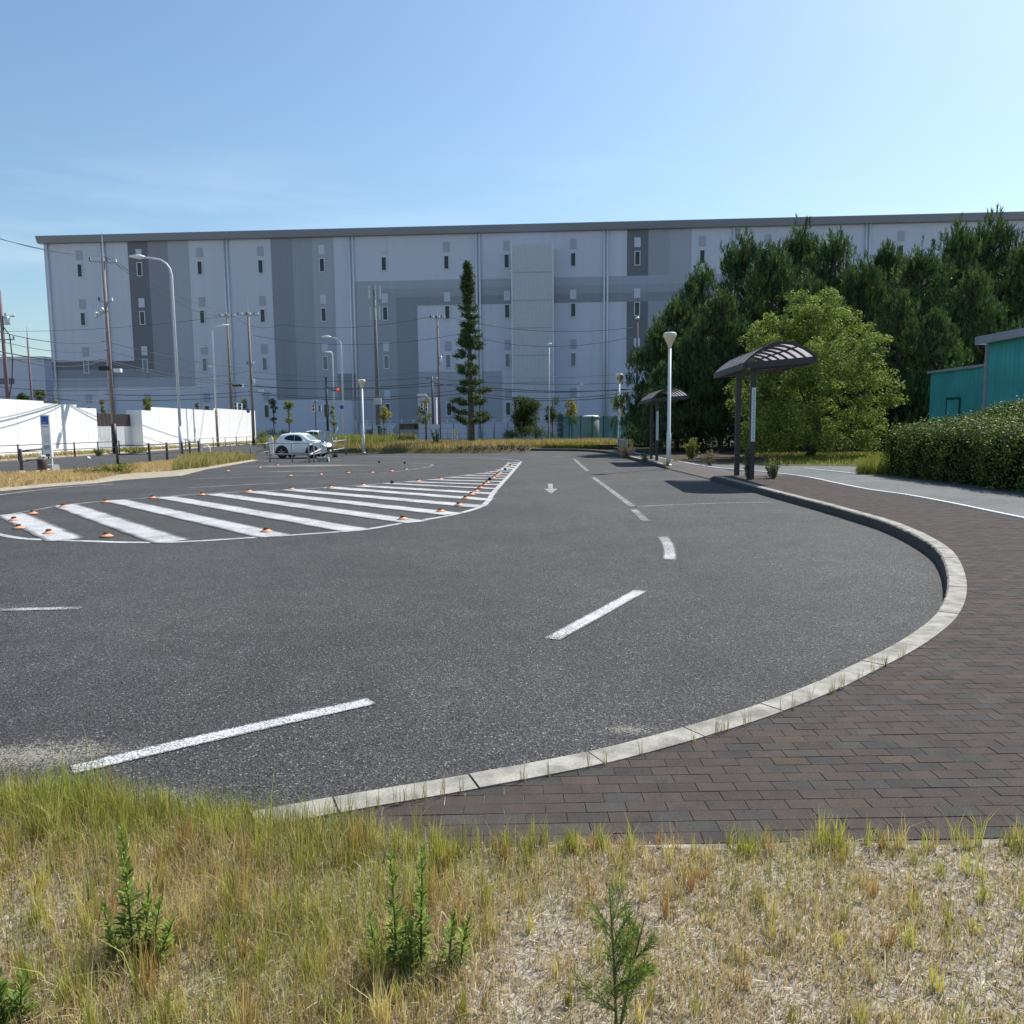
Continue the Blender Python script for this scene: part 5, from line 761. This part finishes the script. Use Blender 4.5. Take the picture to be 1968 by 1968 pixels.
# hedge
def hedge():
    o = thing('hedge', 'long clipped evergreen hedge rising to the rear beside the grey path', 'hedge', (11.3, 23.9, 0.15)); Ln = 13.5
    pr = [(0.0, 0.0), (-0.1, 0.6), (-0.08, 1.22), (0.06, 1.36), (1.0, 1.44), (2.0, 1.55), (3.0, 1.9), (4.2, 2.1), (4.8, 1.6), (4.9, 0)]
    MB().prism([(x + (0.16 if i < 4 else 0), max(0, z - 0.14)) for i, (x, z) in enumerate(pr)], -Ln + 0.15, -0.2, 'y').build('light_block', 'hedge_light_block', o)  # added near-black solid inside the hedge, stops light passing through the leaves
    seg = [math.dist(pr[i], pr[i + 1]) for i in range(8)]; cum = np.concatenate([[0], np.cumsum(seg)]); n = 78000; s_ = U(0, 1, n) * cum[-1]; P0 = np.array(pr[:9]); x = np.interp(s_, cum, P0[:, 0]); z = np.interp(s_, cum, P0[:, 1]); y = -Ln * U(0, 1, n) ** 1.0
    tx = np.interp(s_ + 0.05, cum, P0[:, 0]) - np.interp(s_ - 0.05, cum, P0[:, 0]); tz = np.interp(s_ + 0.05, cum, P0[:, 1]) - np.interp(s_ - 0.05, cum, P0[:, 1]); ll = np.hypot(tx, tz) + 1e-6; nx, nz_ = -tz / ll, tx / ll
    lump = 0.07 * np.sin(y * 3.1 + x * 2) + 0.06 * np.sin(y * 7.3 + z * 5) + 0.05 * np.sin(x * 6 + y * 1.7); dep = lump + RNG.normal(-0.02, 0.085, n) + np.where(U(0, 1, n) > 0.985, U(0.05, 0.22, n), 0)
    C = np.stack([x + nx * dep, y, z + nz_ * dep], 1); C[:, 2] = np.maximum(C[:, 2], 0.02); Nn = np.stack([nx, np.zeros(n), nz_], 1) * 0.6 + unit(n) * 0.75 + np.array([0, 0, 0.25])
    ne = 9000; ye = np.zeros(ne); xe = U(0, 4.6, ne); ze = U(0, 1, ne) * np.interp(xe, P0[:, 0][2:], P0[:, 1][2:]); Ce = np.stack([xe, ye + RNG.normal(-0.02, 0.06, ne), ze], 1); Ne = np.tile([0, 1.0, 0.2], (ne, 1)) + unit(ne) * 0.8
    C = np.concatenate([C, Ce]); Nn = np.concatenate([Nn, Ne]); n += ne; col = rcol(n, [(0.07, 0.115, 0.024), (0.12, 0.165, 0.034), (0.19, 0.23, 0.05), (0.045, 0.075, 0.02), (0.2, 0.21, 0.07)], [4, 4, 2.5, 4, 0.3], 0.18)
    np_mesh('foliage', *leaf_data(C, Nn, U(0.05, 0.085, n), col, 0.6), 'hedge_leaf', o)
    nb = 70
    mb = MB()
    for k in range(nb): y_ = -Ln * U(0, 1); x_ = U(0.1, 4.2); z_ = float(np.interp(x_, P0[:, 0][2:], P0[:, 1][2:])); mb.tube([(x_, y_, z_ - 0.1), (x_ + U(-.05, .05), y_ + U(-.05, .05), z_ + U(0.05, 0.25))], [0.006, 0.003], 4, False)
    mb.build('twigs', 'bark', o)['kind'] = 'stuff'
hedge()
# tall conifer
def conifer():
    b0 = gp(906, 58); h = dp(901, 503, 58).z - 0.3; o = thing('tall_conifer', 'tall narrow conifer with bare tiers standing alone on the grass bank', 'conifer', (b0.x, 58, 0.3)); parts = []; mb = MB(); lean = -0.12
    mb.tube([(0, 0, -0.1), (0, 0, h * 0.3), (lean * 0.5, 0, h * 0.65), (lean, 0, h * 0.97)], [0.27, 0.2, 0.12, 0.03], 10); z = h * 0.12
    while z < h * 0.985:
        t_ = z / h; Lb = (1.55 - 1.15 * t_) * (0.6 if t_ > 0.78 else 0.92) * (1.18 if t_ < 0.3 else 1) if t_ < 0.86 else 0.04 + 2.3 * (1 - t_); nbr = (int(U(3, 5.6)) if t_ < 0.62 else (5 if t_ < 0.82 else 6)); a0 = U(0, 6.28)
        for k in range(nbr):
            a = a0 + 6.283 * k / nbr + U(-.35, .35); l = Lb * U(0.45, 1.2); dr = np.array([math.cos(a), math.sin(a), 0.0]); c0 = np.array([lean * t_, 0, z + U(-.1, .1)]); up_ = U(-0.05, 0.4) if t_ < 0.75 else 0.5
            tipz = up_ * l; mb.tube([tuple(c0), tuple(c0 + dr * l * 0.5 + [0, 0, 0.02]), tuple(c0 + dr * l + [0, 0, tipz])], [0.03, 0.02, 0.008], 4, False)
            n = int(150 * l + 24); q = U(0.38 if t_ < 0.55 else 0.08, 1.05, n) ** 0.8; c = c0 + dr * (l * q)[:, None] + np.stack([np.zeros(n), np.zeros(n), tipz * q * q], 1) + RNG.normal(0, 1, (n, 3)) * np.array([0.11, 0.11, 0.085]); d2 = unit(n) * 0.7 + dr * 0.3 + np.array([0, 0, 0.55]); d2 /= np.linalg.norm(d2, axis=1, keepdims=True)
            wv = np.cross(d2, unit(n)); wv /= np.linalg.norm(wv, axis=1, keepdims=True) + 1e-9; wv *= 0.036; tip = c + d2 * U(0.14, 0.3, (n, 1)); V = np.stack([c - wv, c + wv, tip], 1).reshape(-1, 3)
            parts.append((V, None, np.arange(n)[:, None] * 3 + np.arange(3), np.repeat(rcol(n, [(0.06, 0.1, 0.035), (0.09, 0.135, 0.04), (0.045, 0.075, 0.032), (0.14, 0.16, 0.045)], [4, 3, 3, 1.5]), 3, 0)))
        z += U(0.42, 0.75) if t_ < 0.5 else (U(0.34, 0.6) if t_ < 0.78 else U(0.15, 0.26))
    np_mesh('crown', *join(parts), 'needle', o); mb.build('trunk', 'bark_grey', o, True)
conifer()
# small background trees and shrubs
G_L = ([(0.2, 0.22, 0.05), (0.28, 0.27, 0.06), (0.13, 0.16, 0.04)], [3, 2, 2]); G_M = ([(0.07, 0.11, 0.03), (0.11, 0.15, 0.035), (0.045, 0.075, 0.024)], [3, 2, 2]); G_D = ([(0.025, 0.05, 0.028), (0.035, 0.065, 0.03), (0.02, 0.035, 0.02)], [3, 2, 2]); G_Y = ([(0.34, 0.31, 0.07), (0.24, 0.25, 0.06), (0.4, 0.36, 0.12)], [3, 2, 1.5])
def small_tree(label, px, yt, yb, Y_, wpx, g, n=14, name='young_tree', dens=700, low=0.1, size=0.17, cat='tree'):
    b0 = gp(px, Y_); zt_ = dp(px, yt, Y_).z; k = Y_ / FPX; r = wpx * k / 2; zb = max(0.2, dp(px, yb, Y_).z if yb else 0.4); cl = []
    for i in range(n):
        f = U(low, 1); z = zb + (zt_ - zb) * f - 0.15; rr = r * U(0.1, 0.8) * (1.1 - 0.6 * abs(f - 0.45)); a = U(0, 6.28); cl.append((rr * math.cos(a), rr * math.sin(a), z, max(0.2, r * U(0.35, 0.6))))
    return leafy(name, label, (b0.x, Y_, 0.0), cl, dens, size, *g, trunk=([(0.02, 0, zb * 0.7), (-0.02, 0, (zb + zt_) * 0.5), (0, 0, zt_ - 0.3)], [0.07, 0.06, 0.04, 0.015]) if cat == 'tree' else None, cat=cat)
small_tree('dark young pine like tree right of the hoarding end', 527, 765, 822, 88, 18, G_D, 16); small_tree('light green young tree between the dark tree and the white van', 556, 770, 818, 86, 22, G_L, 16); small_tree('thin light green tree behind the two curved street lights', 642, 775, 818, 86, 17, G_L, 12); small_tree('yellow green treetop showing above the hoarding near its far end', 472, 768, 795, 101, 22, G_L, 10)
small_tree('thin yellow green treetop above the hoarding left of the far street lights', 381, 772, 792, 101, 8, G_L, 7); small_tree('green treetop above the gate left of the tall brown pole', 199, 765, 796, 75, 16, G_L, 10); small_tree('green treetop above the hoarding corner right of the gate', 288, 764, 795, 80, 22, G_L, 12); small_tree('dark leafy bush above the hoarding left of the thin plum pole', 50, 755, 790, 75, 28, G_M, 14); small_tree('dark leafy bush above the hoarding right of the thin plum pole', 82, 748, 790, 77, 30, G_M, 16); small_tree('small orange green treetop above the near hoarding', 112, 768, 790, 80, 9, G_Y, 6)
small_tree('orange tinged tree behind the mobile phone mast', 738, 772, 808, 90, 26, G_Y, 10); small_tree('thin autumn tinted tree behind the signal boxes', 818, 762, 815, 86, 30, G_L, 12); small_tree('round bushy green tree left of the stair tower foot', 1010, 765, 826, 78, 50, G_M, 34, low=0.05); small_tree('dark green tree at the stair tower foot', 992, 762, 820, 80, 18, G_D, 12); small_tree('small cloud pruned tree in front of the stair tower', 1062, 766, 812, 80, 32, G_M, 12); small_tree('yellow leaved young tree right of the stair tower', 1099, 760, 815, 78, 28, G_Y, 16); small_tree('yellow leaved young tree behind the far park lamp', 1189, 762, 800, 76, 28, G_Y, 14); small_tree('green sapling beside the dark slim pole', 1211, 775, 806, 74, 20, G_M, 10); small_tree('dark branchy sapling tip left of the round tree edge', 1030, 766, 800, 79, 14, G_D, 7)
def bush(label, px, yt, Y_, wpx, dpt, g, name='shrub', zb=0.0, size=0.12, dens=500):
    b0 = gp(px, Y_); h = dp(px, yt, Y_).z - zb; r = wpx * Y_ / FPX / 2; cl = []; n = max(6, int(r * 9)); cr = min(h * 0.5, 0.6)
    for i in range(n): cl.append((U(-1, 1) * max(0.05, r - cr * 0.6), U(-0.5, 0.5) * dpt, cr * 0.8 + U(0, 1) * max(0, h - cr * 1.8), cr))
    return leafy(name, label, (b0.x, Y_, zb), cl, dens, size, *g, cat='shrub')
bush('round clipped yellow green shrub at the hoarding end', 503, 821, 84, 20, 1.0, G_L); bush('dark green shrub mass behind the white car roof', 534, 821, 85, 40, 1.2, G_D); bush('low clipped hedge strip left of the white car', 517, 836, 76, 46, 0.8, G_L, 'clipped_hedge'); bush('dark shrub mass behind the far left park lamp', 721, 816, 88, 46, 1.2, G_D); bush('trimmed yellow green hedge on the bank by the mast', 774, 829, 68, 60, 0.9, G_L, 'clipped_hedge', 0.3); bush('low green planting strip left of the green net', 1020, 812, 76, 104, 1.0, G_M, 'clipped_hedge'); bush('yellow green weeds under the utility cabinets', 1215, 805, 62, 16, 0.6, G_L)
bush('dry brown brush heap at the kerb of the grass bank', 945, 853, 51.9, 150, 1.0, ([(0.13, 0.09, 0.07), (0.2, 0.14, 0.1), (0.08, 0.06, 0.05), (0.16, 0.14, 0.07)], [3, 2, 2, 1]), 'dry_brush', 0.05, 0.16, 420)
cl = []
for k in range(330): yy = U(44.5, 64); xx = U(7.4 + (yy - 44) * 0.05, 36); cl.append((xx, yy, U(0.3, 2.6), U(0.6, 1.1)))
ug = leafy('undergrowth', None, (0, 0, 0.1), cl, 90, 0.3, *G_D, cat=None); ugc = [k for k in bpy.data.objects if k.parent is ug][0]; ugc.parent = None; ugc.location = (0, 0, 0.1); ugc.name = 'undergrowth'; bpy.data.objects.remove(ug); ugc.name = 'undergrowth'; tag(ugc, kind='stuff')
# weeds along the walkway
def weed(label, loc, h, r, n, g, size=0.09, name='weed'):
    o = thing(name, label, 'weed', loc); mb = MB(); C, Nn = [], []
    for k in range(n):
        a = U(0, 6.28); q = r * U(0.1, 1); hh = h * U(0.55, 1.0); tx, ty = q * math.cos(a), q * math.sin(a); mb.tube([(tx * 0.3, ty * 0.3, 0), (tx * 0.7, ty * 0.7, hh * 0.5), (tx, ty, hh)], [0.006, 0.005, 0.002], 4, False); m_ = int(hh / 0.014); t_ = U(0.12, 1, m_); C.append(np.stack([tx * (0.3 + 0.7 * t_), ty * (0.3 + 0.7 * t_), hh * t_], 1) + RNG.normal(0, 0.028, (m_, 3))); Nn.append(unit(m_) + np.array([0, 0, 0.6]))
    C, Nn = np.concatenate(C), np.concatenate(Nn); C[:, 2] = np.maximum(C[:, 2], 0.01); np_mesh('leaves', *leaf_data(C, Nn, U(0.6, 1.2, len(C)) * size, rcol(len(C), *g), 0.4), 'leaf', o); mb.build('stems', 'bark_grey', o); return o
G_W = ([(0.16, 0.18, 0.06), (0.24, 0.24, 0.1), (0.11, 0.13, 0.05)], [3, 2, 2]); G_DRY = ([(0.2, 0.17, 0.1), (0.28, 0.23, 0.15), (0.12, 0.12, 0.06)], [3, 2, 2])
weed('leafy weed growing at the foot of the nearer shelter front post', at(1438, 921, .15), 0.95, 0.16, 14, G_W, 0.08); weed('leafy weed clump on the paving right of the nearer shelter', at(1485, 919, .15), 0.62, 0.28, 22, G_W, 0.08); weed('green shrub weed in front of the dark pines', at(1329, 883, .17), 0.95, 0.42, 24, G_L, 0.11); weed('dry grey weed clump behind the park lamp', at(1362, 894, .16), 0.6, 0.5, 24, G_DRY, 0.07); weed('weed at the kerb in front of the farther shelter', at(1241, 888, .15), 0.5, 0.25, 14, G_W, 0.07); weed('spreading weeds at the far kerb near the steel posts', at(1203, 880, .1), 0.75, 0.5, 24, G_DRY, 0.08); weed('small dry weed at the foot of the cream lamp', at(1282, 896, .16), 0.25, 0.2, 12, G_DRY, 0.06)
weed('tall dark weed stalks on the bank in front of the lamp row', gp(838, 55) + Vector((0, 0, .3)), 1.3, 0.5, 18, G_M, 0.1); weed('low green bushy weed on the left verge near the fence end', at(228, 913), 0.5, 0.9, 60, G_L, 0.08); weed('pale green weed patch with litter on the left verge', at(170, 914), 0.38, 0.9, 40, G_W, 0.08); weed('green weed tuft by the gate pole foot', at(190, 876), 0.5, 0.5, 24, G_M, 0.1); weed('green weed strip at the hoarding gate', at(262, 871), 0.5, 1.6, 40, G_L, 0.12)
# ------------------------------------------------------------------ grasses (uncountable)
TAN = [(0.42, 0.31, 0.15), (0.5, 0.39, 0.21), (0.34, 0.23, 0.11), (0.54, 0.46, 0.29)]; GRN = [(0.17, 0.2, 0.045), (0.23, 0.25, 0.06), (0.12, 0.15, 0.035), (0.3, 0.29, 0.08)]
def grass(name, poly, n, h, wd, cols, wts, z=0.0, lean=0.4, zfun=None, pts=None, hmul=None, label=None):
    p = scatter(poly, n) if pts is None else pts; n = len(p); zz_ = np.full(n, z) if zfun is None else zfun(p); H_ = U(h[0], h[1], n) * (1 if hmul is None else hmul); o = np_mesh(name, *blade_data(np.column_stack([p, zz_]), H_, U(wd[0], wd[1], n), U(0, 6.283, n), np.abs(RNG.normal(0, lean, n)).clip(0, 1.0), rcol(n, cols, wts, 0.16)), 'grass'); tag(o, kind='stuff'); return o
bkz = lambda p: np.full(len(p), 0.2)
grass('bank_grass', BK, 46000, (0.2, 0.62), (0.015, 0.035), TAN[:2] + GRN + [(0.26, 0.17, 0.1)], [3.6, 3.2, 1.6, 1.3, 1, 1, 2.2], 0.25, 0.4); grass('bank_grass', [(-19, 60.5), (-9.5, 54), (-8.5, 60), (-13, 66), (-20, 66)], 14000, (0.5, 1.2), (0.015, 0.035), GRN + TAN[:1], [3, 2, 2, 1, 1], 0.2, 0.3)
grass('kerb_grass', [(1.2, 56.1), (6.3, 56.5), (6.5, 58.2), (1.2, 58)], 6000, (0.25, 0.5), (0.015, 0.03), [(0.25, 0.27, 0.06), (0.18, 0.2, 0.05), (0.36, 0.33, 0.09)], [3, 2, 2], 0.15, 0.3)
tanp = [q for q in VL]; grass('verge_grass', [at(x, y)[:2] for x, y in ((-200, 960), (0, 942), (90, 934), (181, 926.5), (235, 914), (330, 908), (360, 900), (350, 886), (235, 898), (136, 909), (0, 914), (-200, 919))], 26000, (0.05, 0.2), (0.01, 0.025), [(0.5, 0.33, 0.15), (0.58, 0.43, 0.22), (0.46, 0.37, 0.19), (0.3, 0.27, 0.11)], [3.5, 3.4, 3, 1.4], 0.05, 0.6)
grass('verge_grass', [at(x, y)[:2] for x, y in ((330, 908), (397, 900), (450, 891), (492, 884.5), (450, 880.5), (378, 882), (350, 885))], 12000, (0.12, 0.5), (0.012, 0.03), GRN + TAN[:2], [2, 2, 1, 1.5, 2.5, 2], 0.05, 0.45); grass('roadside_grass', [(-31.2, 40), (-29.6, 40), (-29.6, 98), (-31.2, 98)], 9000, (0.05, 0.35), (0.02, 0.05), TAN + GRN[:2], [2, 2, 1, 1, 2, 2], 0.09, 0.5)
lw = [at(1650, 911, 0.16)[:2], at(1725, 913.5, 0.16)[:2], (15, 27), (30, 30), (30, 40), (12, 40), at(1500, 893.5, 0.16)[:2], at(1600, 894, 0.16)[:2], at(1646, 896.5, 0.16)[:2]]
grass('lawn_grass', lw, 26000, (0.06, 0.22), (0.01, 0.025), GRN + TAN[:1], [3, 3, 2, 1.5, 1.2], 0.163, 0.5); grass('lawn_grass', [at(1650, 911, .16)[:2], at(1712, 912.5, .16)[:2], at(1712, 900, .16)[:2], at(1650, 900, .16)[:2]], 5000, (0.25, 0.5), (0.008, 0.018), GRN, [3, 3, 2, 1.5], 0.163, 0.45)
# ------------------------------------------------------------------ foreground grass
def noise2(x, y, s, seed):
    r = np.random.default_rng(seed); v = 0
    for k in range(5): a = r.uniform(0, 6.28); f = s * r.uniform(0.6, 2.2); v = v + np.sin((x * math.cos(a) + y * math.sin(a)) * f + r.uniform(0, 6.28))
    return v / 5
FG = [(x, y - 0.0) for x, y in fe if -3.6 < x < 3.2] + [(3.2, 1.35), (-3.6, 1.35)]
p = scatter(FG, 270000); x, y = p[:, 0], p[:, 1]; dl_ = np.clip((0.5 - x) / 1.1, 0, 1); nzv = noise2(x, y, 5, 3); nz2 = noise2(x, y, 14, 4)
dens = 0.46 + 0.22 * np.clip((1.3 - x) / 1.2, 0, 1) + 0.36 * nzv + 0.26 * nz2; p = p[U(0, 1, len(p)) < np.clip(dens, 0.05, 0.9)]; x, y = p[:, 0], p[:, 1]; dl_ = np.clip((0.5 - x) / 1.1, 0, 1)
edge = np.clip(1 - np.abs(y - np.interp(x, [q[0] for q in fe], [q[1] for q in fe])) / 0.45, 0, 1); grn = np.clip(0.09 + 0.30 * noise2(x, y, 4, 9) + 0.5 * edge * np.clip((-0.1 - x) / 0.6, 0, 1) + 0.1 * noise2(x, y, 16, 2), 0.04, 0.95)
n = len(p); isg = U(0, 1, n) < grn; cg = rcol(n, [(0.27, 0.31, 0.06), (0.36, 0.37, 0.085), (0.21, 0.25, 0.05), (0.44, 0.42, 0.13)], [3, 3, 2, 2]); ct = rcol(n, [(0.46, 0.36, 0.16), (0.54, 0.42, 0.22), (0.58, 0.51, 0.33), (0.4, 0.24, 0.11), (0.38, 0.34, 0.11), (0.66, 0.61, 0.46)], [3, 3.4, 2.6, 1.5, 2.4, 1.3]); col = np.where(isg[:, None], cg, ct)
hh = np.where(isg, U(0.04, 0.19, n), U(0.02, 0.115, n)) * (0.6 + 0.42 * dl_ + 0.22 * edge * dl_) * (0.8 + 0.45 * noise2(x, y, 9, 21)) * np.where(U(0, 1, n) > 0.975, 1.7, 1); ln_ = np.abs(RNG.normal(0, np.where(isg, 0.32, 0.55), n)).clip(0, 1.0)
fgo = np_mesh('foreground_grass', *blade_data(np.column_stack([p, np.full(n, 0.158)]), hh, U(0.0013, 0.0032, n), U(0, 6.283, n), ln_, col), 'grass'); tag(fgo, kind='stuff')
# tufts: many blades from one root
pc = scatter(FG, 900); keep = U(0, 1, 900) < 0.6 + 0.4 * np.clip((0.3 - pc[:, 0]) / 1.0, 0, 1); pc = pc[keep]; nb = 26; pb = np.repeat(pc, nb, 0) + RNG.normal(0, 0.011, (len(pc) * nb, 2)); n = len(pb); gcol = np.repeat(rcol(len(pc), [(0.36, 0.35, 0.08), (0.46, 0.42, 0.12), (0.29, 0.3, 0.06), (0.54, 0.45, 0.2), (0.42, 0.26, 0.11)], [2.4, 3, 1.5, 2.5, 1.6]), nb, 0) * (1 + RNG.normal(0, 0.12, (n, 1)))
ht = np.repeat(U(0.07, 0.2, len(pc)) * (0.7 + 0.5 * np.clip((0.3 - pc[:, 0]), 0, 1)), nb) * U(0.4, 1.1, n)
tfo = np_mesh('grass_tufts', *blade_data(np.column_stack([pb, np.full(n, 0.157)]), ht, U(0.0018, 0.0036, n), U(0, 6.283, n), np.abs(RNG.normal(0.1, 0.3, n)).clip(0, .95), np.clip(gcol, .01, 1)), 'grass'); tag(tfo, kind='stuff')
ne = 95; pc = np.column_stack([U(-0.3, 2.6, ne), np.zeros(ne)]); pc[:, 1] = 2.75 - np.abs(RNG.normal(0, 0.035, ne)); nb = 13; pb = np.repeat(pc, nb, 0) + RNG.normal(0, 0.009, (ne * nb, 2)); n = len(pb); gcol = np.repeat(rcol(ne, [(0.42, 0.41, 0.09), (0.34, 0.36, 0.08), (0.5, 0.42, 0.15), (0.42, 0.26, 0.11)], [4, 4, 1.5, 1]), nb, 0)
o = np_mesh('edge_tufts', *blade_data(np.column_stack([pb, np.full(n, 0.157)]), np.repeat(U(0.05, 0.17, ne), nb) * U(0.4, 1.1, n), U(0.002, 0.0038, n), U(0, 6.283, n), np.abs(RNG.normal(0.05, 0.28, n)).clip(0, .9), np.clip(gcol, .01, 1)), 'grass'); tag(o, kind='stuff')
# lying straw
ns = 30000; ps = scatter(FG, ns); a = U(0, 6.283, ns); l_ = U(0.008, 0.045, ns) * np.where(U(0, 1, ns) > .97, 2.2, 1); wd = U(0.0007, 0.0016, ns); d = np.stack([np.cos(a), np.sin(a), RNG.normal(0, .18, ns)], 1); c = np.column_stack([ps, np.full(ns, 0.162) + U(0, 0.012, ns)]); pr_ = np.stack([-np.sin(a), np.cos(a), np.zeros(ns)], 1) * wd[:, None]
V = np.stack([c - d * l_[:, None] / 2 - pr_, c + d * l_[:, None] / 2 - pr_, c + d * l_[:, None] / 2 + pr_, c - d * l_[:, None] / 2 + pr_], 1).reshape(-1, 3); sto = np_mesh('straw_litter', V, np.arange(ns)[:, None] * 4 + np.arange(4), None, np.repeat(rcol(ns, [(0.5, 0.43, 0.3), (0.4, 0.32, 0.2), (0.66, 0.6, 0.48), (0.16, 0.12, 0.085)], [3, 3, 1.3, 4]), 4, 0), 'grass'); tag(sto, kind='stuff')
# pebbles
mb = MB(); npb = 420; pp = scatter(FG, npb)
for i in range(npb):
    s_ = U(0.002, 0.008) * (1.8 if U(0, 1) > 0.96 else 1); x_, y_ = pp[i]; mb.add([(x_ + s_ * U(.7, 1.2) * math.cos(k * 1.047), y_ + s_ * U(.7, 1.2) * math.sin(k * 1.047), 0.159) for k in range(6)] + [(x_, y_, 0.159 + s_ * 0.8)], [(k, (k + 1) % 6, 6) for k in range(6)])
tag(mb.build('pebbles', 'pebble'), kind='stuff')
# grass along kerb end and in paving joints
kx_ = [(U(-1.2, 0.5), 0) for _ in range(60)]; pk = []
for k in range(46): i = int(U(0, 1) ** 1.5 * 130); q = kp[min(i, len(kp) - 1)] + kn[min(i, len(kn) - 1)] * (KWID + 0.005); pk.append((q.x, q.y))
pk = np.array(pk); nb = 9; pb = np.repeat(pk, nb, 0) + RNG.normal(0, 0.006, (len(pk) * nb, 2)); n = len(pb)
o = np_mesh('joint_grass', *blade_data(np.column_stack([pb, np.full(n, 0.14)]), U(0.04, 0.14, n), U(0.0016, 0.003, n), U(0, 6.283, n), np.abs(RNG.normal(.05, .25, n)).clip(0, .9), rcol(n, GRN + TAN[:2], [3, 3, 2, 2, 2, 1])), 'grass'); tag(o, kind='stuff')
pe = np.column_stack([U(-3.2, -0.55, 1500), np.zeros(1500)]); pe[:, 1] = np.interp(pe[:, 0], [q[0] for q in fe], [q[1] for q in fe]) - np.abs(RNG.normal(0, 0.16, 1500)); n = 1500
o = np_mesh('tall_edge_grass', *blade_data(np.column_stack([pe, np.full(n, 0.155)]), U(0.08, 0.22, n) * np.where(U(0, 1, n) > .985, 1.7, 1), U(0.0018, 0.0034, n), U(0, 6.283, n), np.abs(RNG.normal(.05, .28, n)).clip(0, .9), rcol(n, GRN + TAN[:1], [3, 3, 3, 2, 1])), 'grass'); tag(o, kind='stuff')
# foreground weeds
def spike_weed(label, px, py, stems, g, leafl, spread=0.0, thin=False):
    b0 = at(px, py, 0.16); o = thing('tall_weed', label, 'weed', (b0.x, b0.y, 0.158)); mb = MB(); parts = []
    for (dx, dy, h, lean, full) in stems:
        bx_, by_ = dx, dy; pts = [(bx_, by_, 0), (bx_ + lean * 0.4 * h, by_, h * 0.5), (bx_ + lean * h, by_, h)]; mb.tube(pts, [0.004, 0.003, 0.0012], 6); n = int(h * (520 if not thin else 420) * full); t_ = U(0.06, 1.0, n); c = np.stack([bx_ + lean * h * t_ * (0.4 + 0.6 * t_) * 1.0, np.full(n, by_), h * t_], 1)
        a = np.arange(n) * 2.4 + U(-.3, .3, n); el = np.clip(0.25 + 0.95 * t_ + RNG.normal(0, .15, n), -.2, 1.4); d = np.stack([np.cos(a) * np.cos(el), np.sin(a) * np.cos(el), np.sin(el)], 1); l_ = leafl * np.clip(1.15 - 0.75 * t_, 0.3, 1) * U(0.6, 1.25, n) * (0.6 + 0.4 * np.minimum(1, t_ * 6)); wv = np.cross(d, np.array([0, 0, 1.0]) + 0.3 * unit(n)); wv /= np.linalg.norm(wv, axis=1, keepdims=True) + 1e-9; wv *= (l_ * (0.12 if not thin else 0.05))[:, None]
        m_ = c + d * (l_ * 0.5)[:, None]; tip = c + d * l_[:, None] - np.array([0, 0, 1]) * (l_ * 0.12)[:, None]; V = np.stack([c, m_ + wv, tip, m_ - wv], 1).reshape(-1, 3); cl = rcol(n, *g) * (0.8 + 0.4 * t_[:, None]); parts.append((V, np.arange(n)[:, None] * 4 + np.arange(4), None, np.repeat(cl, 4, 0)))
        if thin:
            for k in range(int(h * 62)):
                tt = U(0.12, 0.9); q = np.array([bx_ + lean * h * tt, by_, h * tt]); aa = U(0, 6.28); dr = np.array([math.cos(aa) * 0.8, math.sin(aa) * 0.8, 0.75]); dr /= np.linalg.norm(dr); L_ = h * 0.33 * (1.05 - tt) + 0.03; mb.tube([tuple(q), tuple(q + dr * L_)], [0.0016, 0.0007], 4, False); n2 = int(L_ * 460); t2 = U(0.1, 1, n2); c2 = q + dr * (L_ * t2)[:, None]; d2 = unit(n2) * 0.8 + dr; d2 /= np.linalg.norm(d2, axis=1, keepdims=True); l2 = U(0.015, 0.036, n2); w2 = np.cross(d2, unit(n2)); w2 /= np.linalg.norm(w2, axis=1, keepdims=True) + 1e-9; w2 *= 0.0014; mm = c2 + d2 * (l2 * .5)[:, None]; parts.append((np.stack([c2, mm + w2, c2 + d2 * l2[:, None], mm - w2], 1).reshape(-1, 3), np.arange(n2)[:, None] * 4 + np.arange(4), None, np.repeat(rcol(n2, *g), 4, 0)))
    np_mesh('leaves', *join(parts), 'leaf', o); mb.build('stems', 'stem_green', o); return o
mat('stem_green', (0.09, 0.12, 0.04), 0.6, var=0.2, scale=30)
G_S = ([(0.2, 0.28, 0.065), (0.27, 0.34, 0.085), (0.13, 0.2, 0.055), (0.34, 0.38, 0.1)], [3, 3, 2, 1.5])
spike_weed('green leafy weed spike in the grass at lower left', 258, 1850, [(0, 0, 0.41, -0.03, 1.1), (-0.06, 0.02, 0.17, -0.2, 1), (0.05, 0.0, 0.2, 0.2, 1.2), (0.08, -0.02, 0.15, 0.35, 1), (-0.03, -0.03, 0.12, -0.2, 1), (0.02, 0.03, 0.22, 0.1, 1)], G_S, 0.055); spike_weed('tallest pair of green weed spikes in the middle of the grass', 778, 1880, [(-0.02, 0, 0.36, -0.03, 1.3), (0.045, 0.01, 0.39, 0.03, 1.3), (-0.08, 0.03, 0.18, -0.12, 1), (0.02, -0.03, 0.2, 0.05, 1.1), (0.12, 0.02, 0.19, 0.12, 1), (0.15, 0.03, 0.17, 0.2, 1), (0.0, 0.04, 0.15, 0, 1)], G_S, 0.05)
spike_weed('feathery thin leaved weed at the bottom of the picture', 1185, 1985, [(0, 0, 0.4, -0.05, 0.9), (0.01, 0.01, 0.31, 0.2, 0.7)], ([(0.19, 0.25, 0.06), (0.26, 0.31, 0.085), (0.13, 0.18, 0.05)], [3, 2, 2]), 0.035, thin=True); spike_weed('green weed cut off by the lower left picture corner', 8, 1990, [(0, 0, 0.17, 0, 1.3), (0.03, 0.02, 0.15, 0.1, 1.2), (-0.04, 0.02, 0.14, -0.1, 1.2)], G_S, 0.06)
